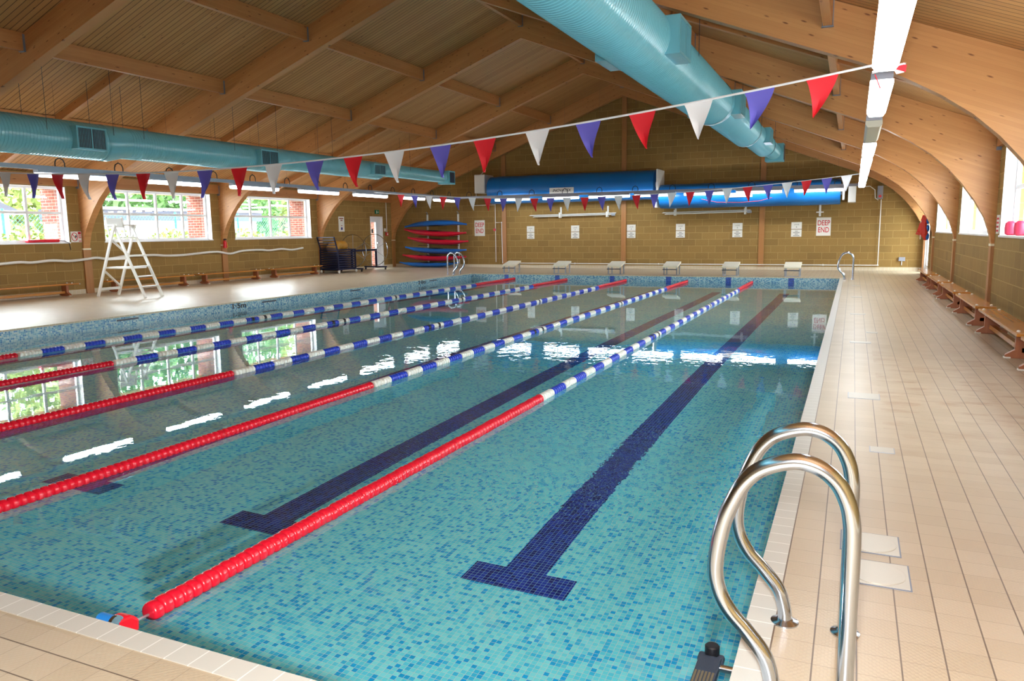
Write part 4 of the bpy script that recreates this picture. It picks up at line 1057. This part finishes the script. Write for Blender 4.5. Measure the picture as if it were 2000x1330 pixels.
# ------------------------------------------------------------------ gym benches
def bench_proto(L):
    root = bpy.data.objects.new('gym_bench', None); COL.objects.link(root)
    h = L / 2
    MB().box(-0.125, 0.125, -h, h, 0.255, 0.29).build('seat', M['bench'], root, bevel=0.006)
    for s_ in (-1, 1):
        y = s_ * (h - 0.28)
        lg = MB(); lg.prism([(-0.17, 0.0), (0.17, 0.0), (0.17, 0.035), (0.085, 0.09), (0.085, 0.255), (-0.085, 0.255), (-0.085, 0.09), (-0.17, 0.035)], lambda u, v, t: (u, t, v), y - 0.03, y + 0.03)
        l_ = lg.build('leg', M['bench_leg'], root, bevel=0.004)
        for sx in (-1, 1): MB().box(sx * 0.15 - 0.03, sx * 0.15 + 0.03, y - 0.034, y + 0.034, 0.0, 0.014).build('rubber_foot', M['sign'], l_)
    MB().box(-0.03, 0.03, -h + 0.25, h - 0.25, 0.06, 0.115).build('balance_beam', M['bench'], root, bevel=0.004)
    for s_ in (-1, 1):
        for sx in (-1, 1):
            MB().ball((sx * 0.085, s_ * (h - 0.16), 0.295), (0.018, 0.018, 0.014), 10, 6).build('stud', M['sign'], root, smooth=True)
    MB().box(-0.09, 0.09, h, h + 0.05, 0.255, 0.27).build('hook_plate', M['galv'], root)
    return root
bl = ['wooden gym bench on the right deck, nearest the camera, cut by the photo edge', 'wooden gym bench on the right deck, nearest one seen whole, with items beneath',
      'third wooden gym bench along the right wall', 'fourth wooden gym bench along the right wall', 'fifth wooden gym bench along the right wall', 'farthest wooden gym bench along the right wall, by the bright door']
by = [(6.2, 8.75), (8.95, 11.55), (11.85, 14.05), (14.35, 16.65), (16.95, 19.1), (19.5, 22.0)]
for k, ((a, b), lab) in enumerate(zip(by, bl)):
    o = bench_proto(b - a); o.location = (1.67, (a + b) / 2, 0); tag(o, lab, 'bench', 'gym benches along the right wall')
ll = ['wooden gym bench under the nearest left window', 'wooden gym bench behind the lifeguard chair', 'wooden gym bench beneath the left wall fire extinguisher', 'wooden gym bench beside the navy cage trolley']
for (a, b), lab in zip([(9.2, 12.2), (12.95, 15.65), (15.85, 18.45), (18.7, 21.25)], ll):
    o = bench_proto(b - a); o.location = (-16.72, (a + b) / 2, 0); tag(o, lab, 'bench', 'gym benches along the left wall')
bb = thing('kit_bag', 'red and blue patterned bag tucked under the right deck bench', 'bag', (1.72, 9.9, 0.0))
P('body', MB().ball((1.80, 9.9, 0.08), (0.075, 0.42, 0.08), 14, 8), M['pink'], bb, smooth=True)
P('stripe', MB().lathe([(-0.06, 0.078), (0.06, 0.078)], (1.80, 9.9, 0.08), 'y', 14), M['kblue'], bb, smooth=True)

# ------------------------------------------------------------------ left wall fittings
hz = [0.8, 0.82, 0.8, 0.83, 0.8, 0.83, 0.85, 0.81, 0.86, 0.86, 0.86, 0.83, 0.83, 0.86, 0.88, 0.81, 0.88, 0.89, 0.86, 0.89, 0.85, 0.9]
hy = [10.63, 11.05, 11.33, 11.82, 12.21, 12.72, 12.95, 13.3, 13.75, 14.26, 14.65, 15.05, 15.66, 16.22, 16.85, 17.36, 17.86, 18.62, 19.04, 19.61, 20.13, 20.67]
pts = [(XL + 0.085, 8.0, 0.78), (XL + 0.085, 9.0, 0.80), (XL + 0.085, 9.8, 0.78)] + [(XL + 0.085, a, b) for a, b in zip(hy, hz)]
tag(MB().tube(catmull(pts, 4), 0.032, 10).build('hose', M['white'], smooth=True), 'long wavy white hose fixed along the left wall under the windows', 'hose')
ex = thing('fire_extinguisher', 'small red fire extinguisher on the left wall post', 'fire extinguisher', (XL + 0.11, 17.16, 1.0))
P('cylinder', MB().lathe([(0, 0.03), (0.01, 0.05), (0.19, 0.05), (0.215, 0.02), (0.23, 0.02)], (XL + 0.11, 17.16, 0.98), 'z', 16), M['red'], ex, smooth=True)
P('valve', MB().box(XL + 0.08, XL + 0.16, 17.14, 17.18, 1.21, 1.25), M['black'], ex)
P('yellow_strap', MB().tube([(XL + 0.12, 17.23, 1.15), (XL + 0.12, 17.25, 1.0), (XL + 0.1, 17.2, 0.96)], 0.012, 6), plain('yellow', rgb(220, 160, 30), 0.5), ex)
ns = thing('no_smoking_sign', 'white sign with red prohibition ring beside the nearest left window', 'sign', (XL, 12.53, 1.36))
P('board', MB().box(XL + 0.001, XL + 0.012, 12.385, 12.655, 1.235, 1.49), M['sign'], ns)
ring = [(XL + 0.014, 12.475 + 0.075 * math.cos(2 * PI * k / 32), 1.363 + 0.095 * math.sin(2 * PI * k / 32)) for k in range(33)]
P('ring', MB().tube(ring, 0.008, 6, False).bar((XL + 0.014, 12.42, 1.43), (XL + 0.014, 12.53, 1.296), 0.016, 0.003, (1, 0, 0)), M['txt_red'], ns)
P('cigarette', MB().box(XL + 0.012, XL + 0.0135, 12.495, 12.53, 1.345, 1.40), M['black'], ns)
P('red_panel', MB().box(XL + 0.012, XL + 0.0135, 12.57, 12.645, 1.42, 1.48).box(XL + 0.012, XL + 0.0135, 12.575, 12.645, 1.375, 1.395).box(XL + 0.012, XL + 0.0135, 12.58, 12.645, 1.335, 1.355).box(XL + 0.012, XL + 0.0135, 12.58, 12.645, 1.25, 1.27), M['txt_red'], ns)
ps = thing('notice_board', 'tall white notice with blue down arrow above the cage trolley', 'sign', (XL, 22.96, 1.7))
P('board', MB().box(XL + 0.001, XL + 0.012, 22.8, 23.13, 1.43, 1.97), M['sign'], ps)
P('print', MB().box(XL + 0.012, XL + 0.0135, 22.84, 23.08, 1.88, 1.92).box(XL + 0.012, XL + 0.0135, 22.91, 23.03, 1.81, 1.85).box(XL + 0.012, XL + 0.0135, 22.93, 23.01, 1.63, 1.655), plain('brownish_ink', rgb(150, 84, 70), 0.6), ps)
P('arrow', MB().prism([(22.93, 1.585), (23.01, 1.585), (23.01, 1.535), (23.04, 1.535), (22.97, 1.475), (22.90, 1.535), (22.93, 1.535)], lambda u, v, t: (t, u, v), XL + 0.012, XL + 0.0145), M['txt_blue'], ps)
es = thing('exit_sign', 'small green emergency exit sign above the left door', 'sign', (XL, 25.24, 2.2))
P('board', MB().box(XL + 0.001, XL + 0.03, 25.12, 25.38, 2.1, 2.25), M['green'], es)
P('figure', MB().box(XL + 0.03, XL + 0.032, 25.2, 25.23, 2.12, 2.22).box(XL + 0.03, XL + 0.032, 25.27, 25.33, 2.15, 2.18), M['sign'], es)
pipe('white vertical conduit between the left door and the corner', [(XL + 0.03, 25.88, 2.62), (XL + 0.03, 25.88, 1.38)])
cp = thing('call_point', 'small red fire call point right of the left exit door', 'call point', (XL, 25.9, 1.33))
P('box', MB().box(XL + 0.001, XL + 0.05, 25.82, 25.96, 1.25, 1.38), M['red'], cp)
P('face', MB().box(XL + 0.05, XL + 0.053, 25.85, 25.93, 1.28, 1.35), M['sign'], cp)
bx_ = tag(MB().box(XL + 0.001, XL + 0.05, 25.72, 25.8, 1.42, 1.54).build('switch_plate', M['sign'], bevel=0.005), 'small white switch beside the left exit door', 'switch')
tb = thing('torpedo_buoy', 'long dark red rescue float lying on the nearest left window sill', 'rescue float', (XL - 0.06, 11.75, 1.27))
P('float', MB().box(XL - 0.13, XL + 0.0, 11.35, 12.12, 1.243, 1.315), M['floatred'], tb, bevel=0.03)
P('strap', MB().tube([(XL - 0.04, 12.12, 1.28), (XL + 0.0, 12.22, 1.27), (XL + 0.045, 12.3, 1.22), (XL + 0.045, 12.33, 1.06)], 0.008, 6), M['black'], tb)

# right wall fittings
rs = tag(MB().box(XR - 0.012, XR - 0.001, 13.5, 13.72, 1.24, 1.52).build('warning_sign', M['sign']), 'white and red sign edge-on between the near right windows', 'sign')
mb = MB()
for k in range(4): mb.box(XR - 0.0135, XR - 0.012, 13.52, 13.70, 1.27 + 0.06 * k, 1.30 + 0.06 * k)
mb.build('print', M['txt_red'], rs)
for k, (y, lab) in enumerate(((13.0, 'pink red swimming float on the right window sill, the farther one'), (12.3, 'pink red swimming float on the right window sill, the nearer one'))):
    t_ = thing('swim_float', lab, 'float', (XR + 0.07, y, 1.222), group='floats on the right window sill')
    P('body', MB().lathe([(0, 0.05), (0.02, 0.078), (0.1, 0.085), (0.17, 0.078), (0.2, 0.045)], (XR + 0.07, y, 1.223), 'z', 18), M['pink'], t_, smooth=True)
    P('blue_side', MB().box(XR + 0.03, XR + 0.11, y + 0.07, y + 0.10, 1.24, 1.36), M['kblue'], t_, bevel=0.01)
jk = thing('lifejackets', 'bunch of orange and blue lifejackets hanging on the right wall by the far door', 'lifejackets', (XR - 0.12, 24.7, 1.3))
mb = MB()
for k in range(9): mb.tube([(XR - 0.12 - 0.04 * (k % 3), 24.62 + 0.03 * k - 0.12, 1.66), (XR - 0.18 - 0.05 * (k % 2), 24.5 + 0.05 * k, 1.42), (XR - 0.16 - 0.07 * (k % 3), 24.42 + 0.06 * k, 1.15 + 0.03 * (k % 4)), (XR - 0.13, 24.46 + 0.05 * k, 0.98 + 0.06 * (k % 3))], [0.03, 0.06, 0.07, 0.04], 8)
P('jackets', mb, M['orange'], jk, smooth=True)
mb = MB()
for k in range(3): mb.ball((XR - 0.10, 24.42 + 0.03 * k, 1.08 + 0.22 * k), (0.05, 0.05, 0.10), 10, 7)
P('blue_panels', mb, M['kblue'], jk, smooth=True)
P('straps', MB().bar((XR - 0.26, 24.55, 1.52), (XR - 0.25, 24.5, 1.15), 0.04, 0.01).bar((XR - 0.25, 24.68, 1.45), (XR - 0.26, 24.62, 1.0), 0.03, 0.01), M['sign'], jk)
P('peg', MB().tube([(XR - 0.001, 24.65, 1.7), (XR - 0.2, 24.65, 1.72)], 0.012, 6), M['galv'], jk)

# ------------------------------------------------------------------ deck plates
def plate(label, x0, x1, y0, y1, round_=False):
    r = thing('drain_cover', label, 'drain cover', ((x0 + x1) / 2, (y0 + y1) / 2, 0.0), group='metal plates set in the right deck')
    P('frame', MB().box(x0, x1, y0, y1, -0.01, 0.003), M['galv'] if not round_ else M['bracket'], r)
    P('lid', MB().box(x0 + 0.006, x1 - 0.006, y0 + 0.006, y1 - 0.006, -0.005, 0.0042), M['plate'], r)
    if round_:
        P('round_lid', MB().lathe([(0, 0.105), (0.002, 0.105), (0.0025, 0.1)], ((x0 + x1) / 2, (y0 + y1) / 2, 0.0042), 'z', 40), M['plate'], r)
plate('square steel cover with round lid behind the foreground rail, farther one', 0.01, 0.247, 3.40, 3.63, True)
plate('square steel cover with round lid behind the foreground rail, nearer one', 0.03, 0.268, 3.08, 3.32, True)
for lab, a in (('small steel plate in the right deck, nearest of the strip plates', (0.153, 0.295, 5.02, 5.15)), ('long steel strip plate in the right deck, level with the first red pennant reflection', (0.02, 0.258, 6.6, 6.83)),
               ('steel strip plate in the right deck, third from the camera', (0.022, 0.252, 9.85, 9.98)), ('short steel plate in the right deck set nearer the benches', (0.216, 0.348, 10.85, 10.95)),
               ('steel strip plate in the right deck, second from the far rails', (0.016, 0.23, 13.12, 13.25)), ('steel strip plate in the right deck near the far rails', (0.024, 0.217, 16.35, 16.5)), ('farthest steel strip plate in the right deck', (0.027, 0.202, 19.5, 19.65))):
    plate(lab, *a)

# ------------------------------------------------------------------ depth marks and slots on the left pool wall
def depth_mark(body, y, label, h):
    o = text('depth_marking', body, (PX0 + 0.0015, y, -0.085), '+x', h, M['black'], None, ext=0.001, xs=1.6, bold=0.004)
    o.scale = (1.5, 1, 1); tag(o, label, 'depth marking', 'depth figures on the left pool wall')
depth_mark('1\u00b75m', 11.95, 'black 1\u00b75m depth figures on the left pool wall', 0.14)
depth_mark('2\u00b70m', 19.3, 'black 2\u00b70m depth figures on the left pool wall near the far corner', 0.14)
for y, lab in ((9.3, 'dark overflow slot in the left pool wall below the lifeguard chair'), (12.85, 'dark overflow slot just beyond the 1\u00b75m figures'), (16.0, 'dark overflow slot midway along the far half of the left pool wall'), (19.95, 'dark overflow slot just beyond the 2\u00b70m figures')):
    tag(MB().box(PX0 + 0.0005, PX0 + 0.006, y - 0.22, y + 0.22, -0.085, -0.055).build('overflow_slot', M['dgrey'], bevel=0.002), lab, 'overflow slot', 'overflow slots')
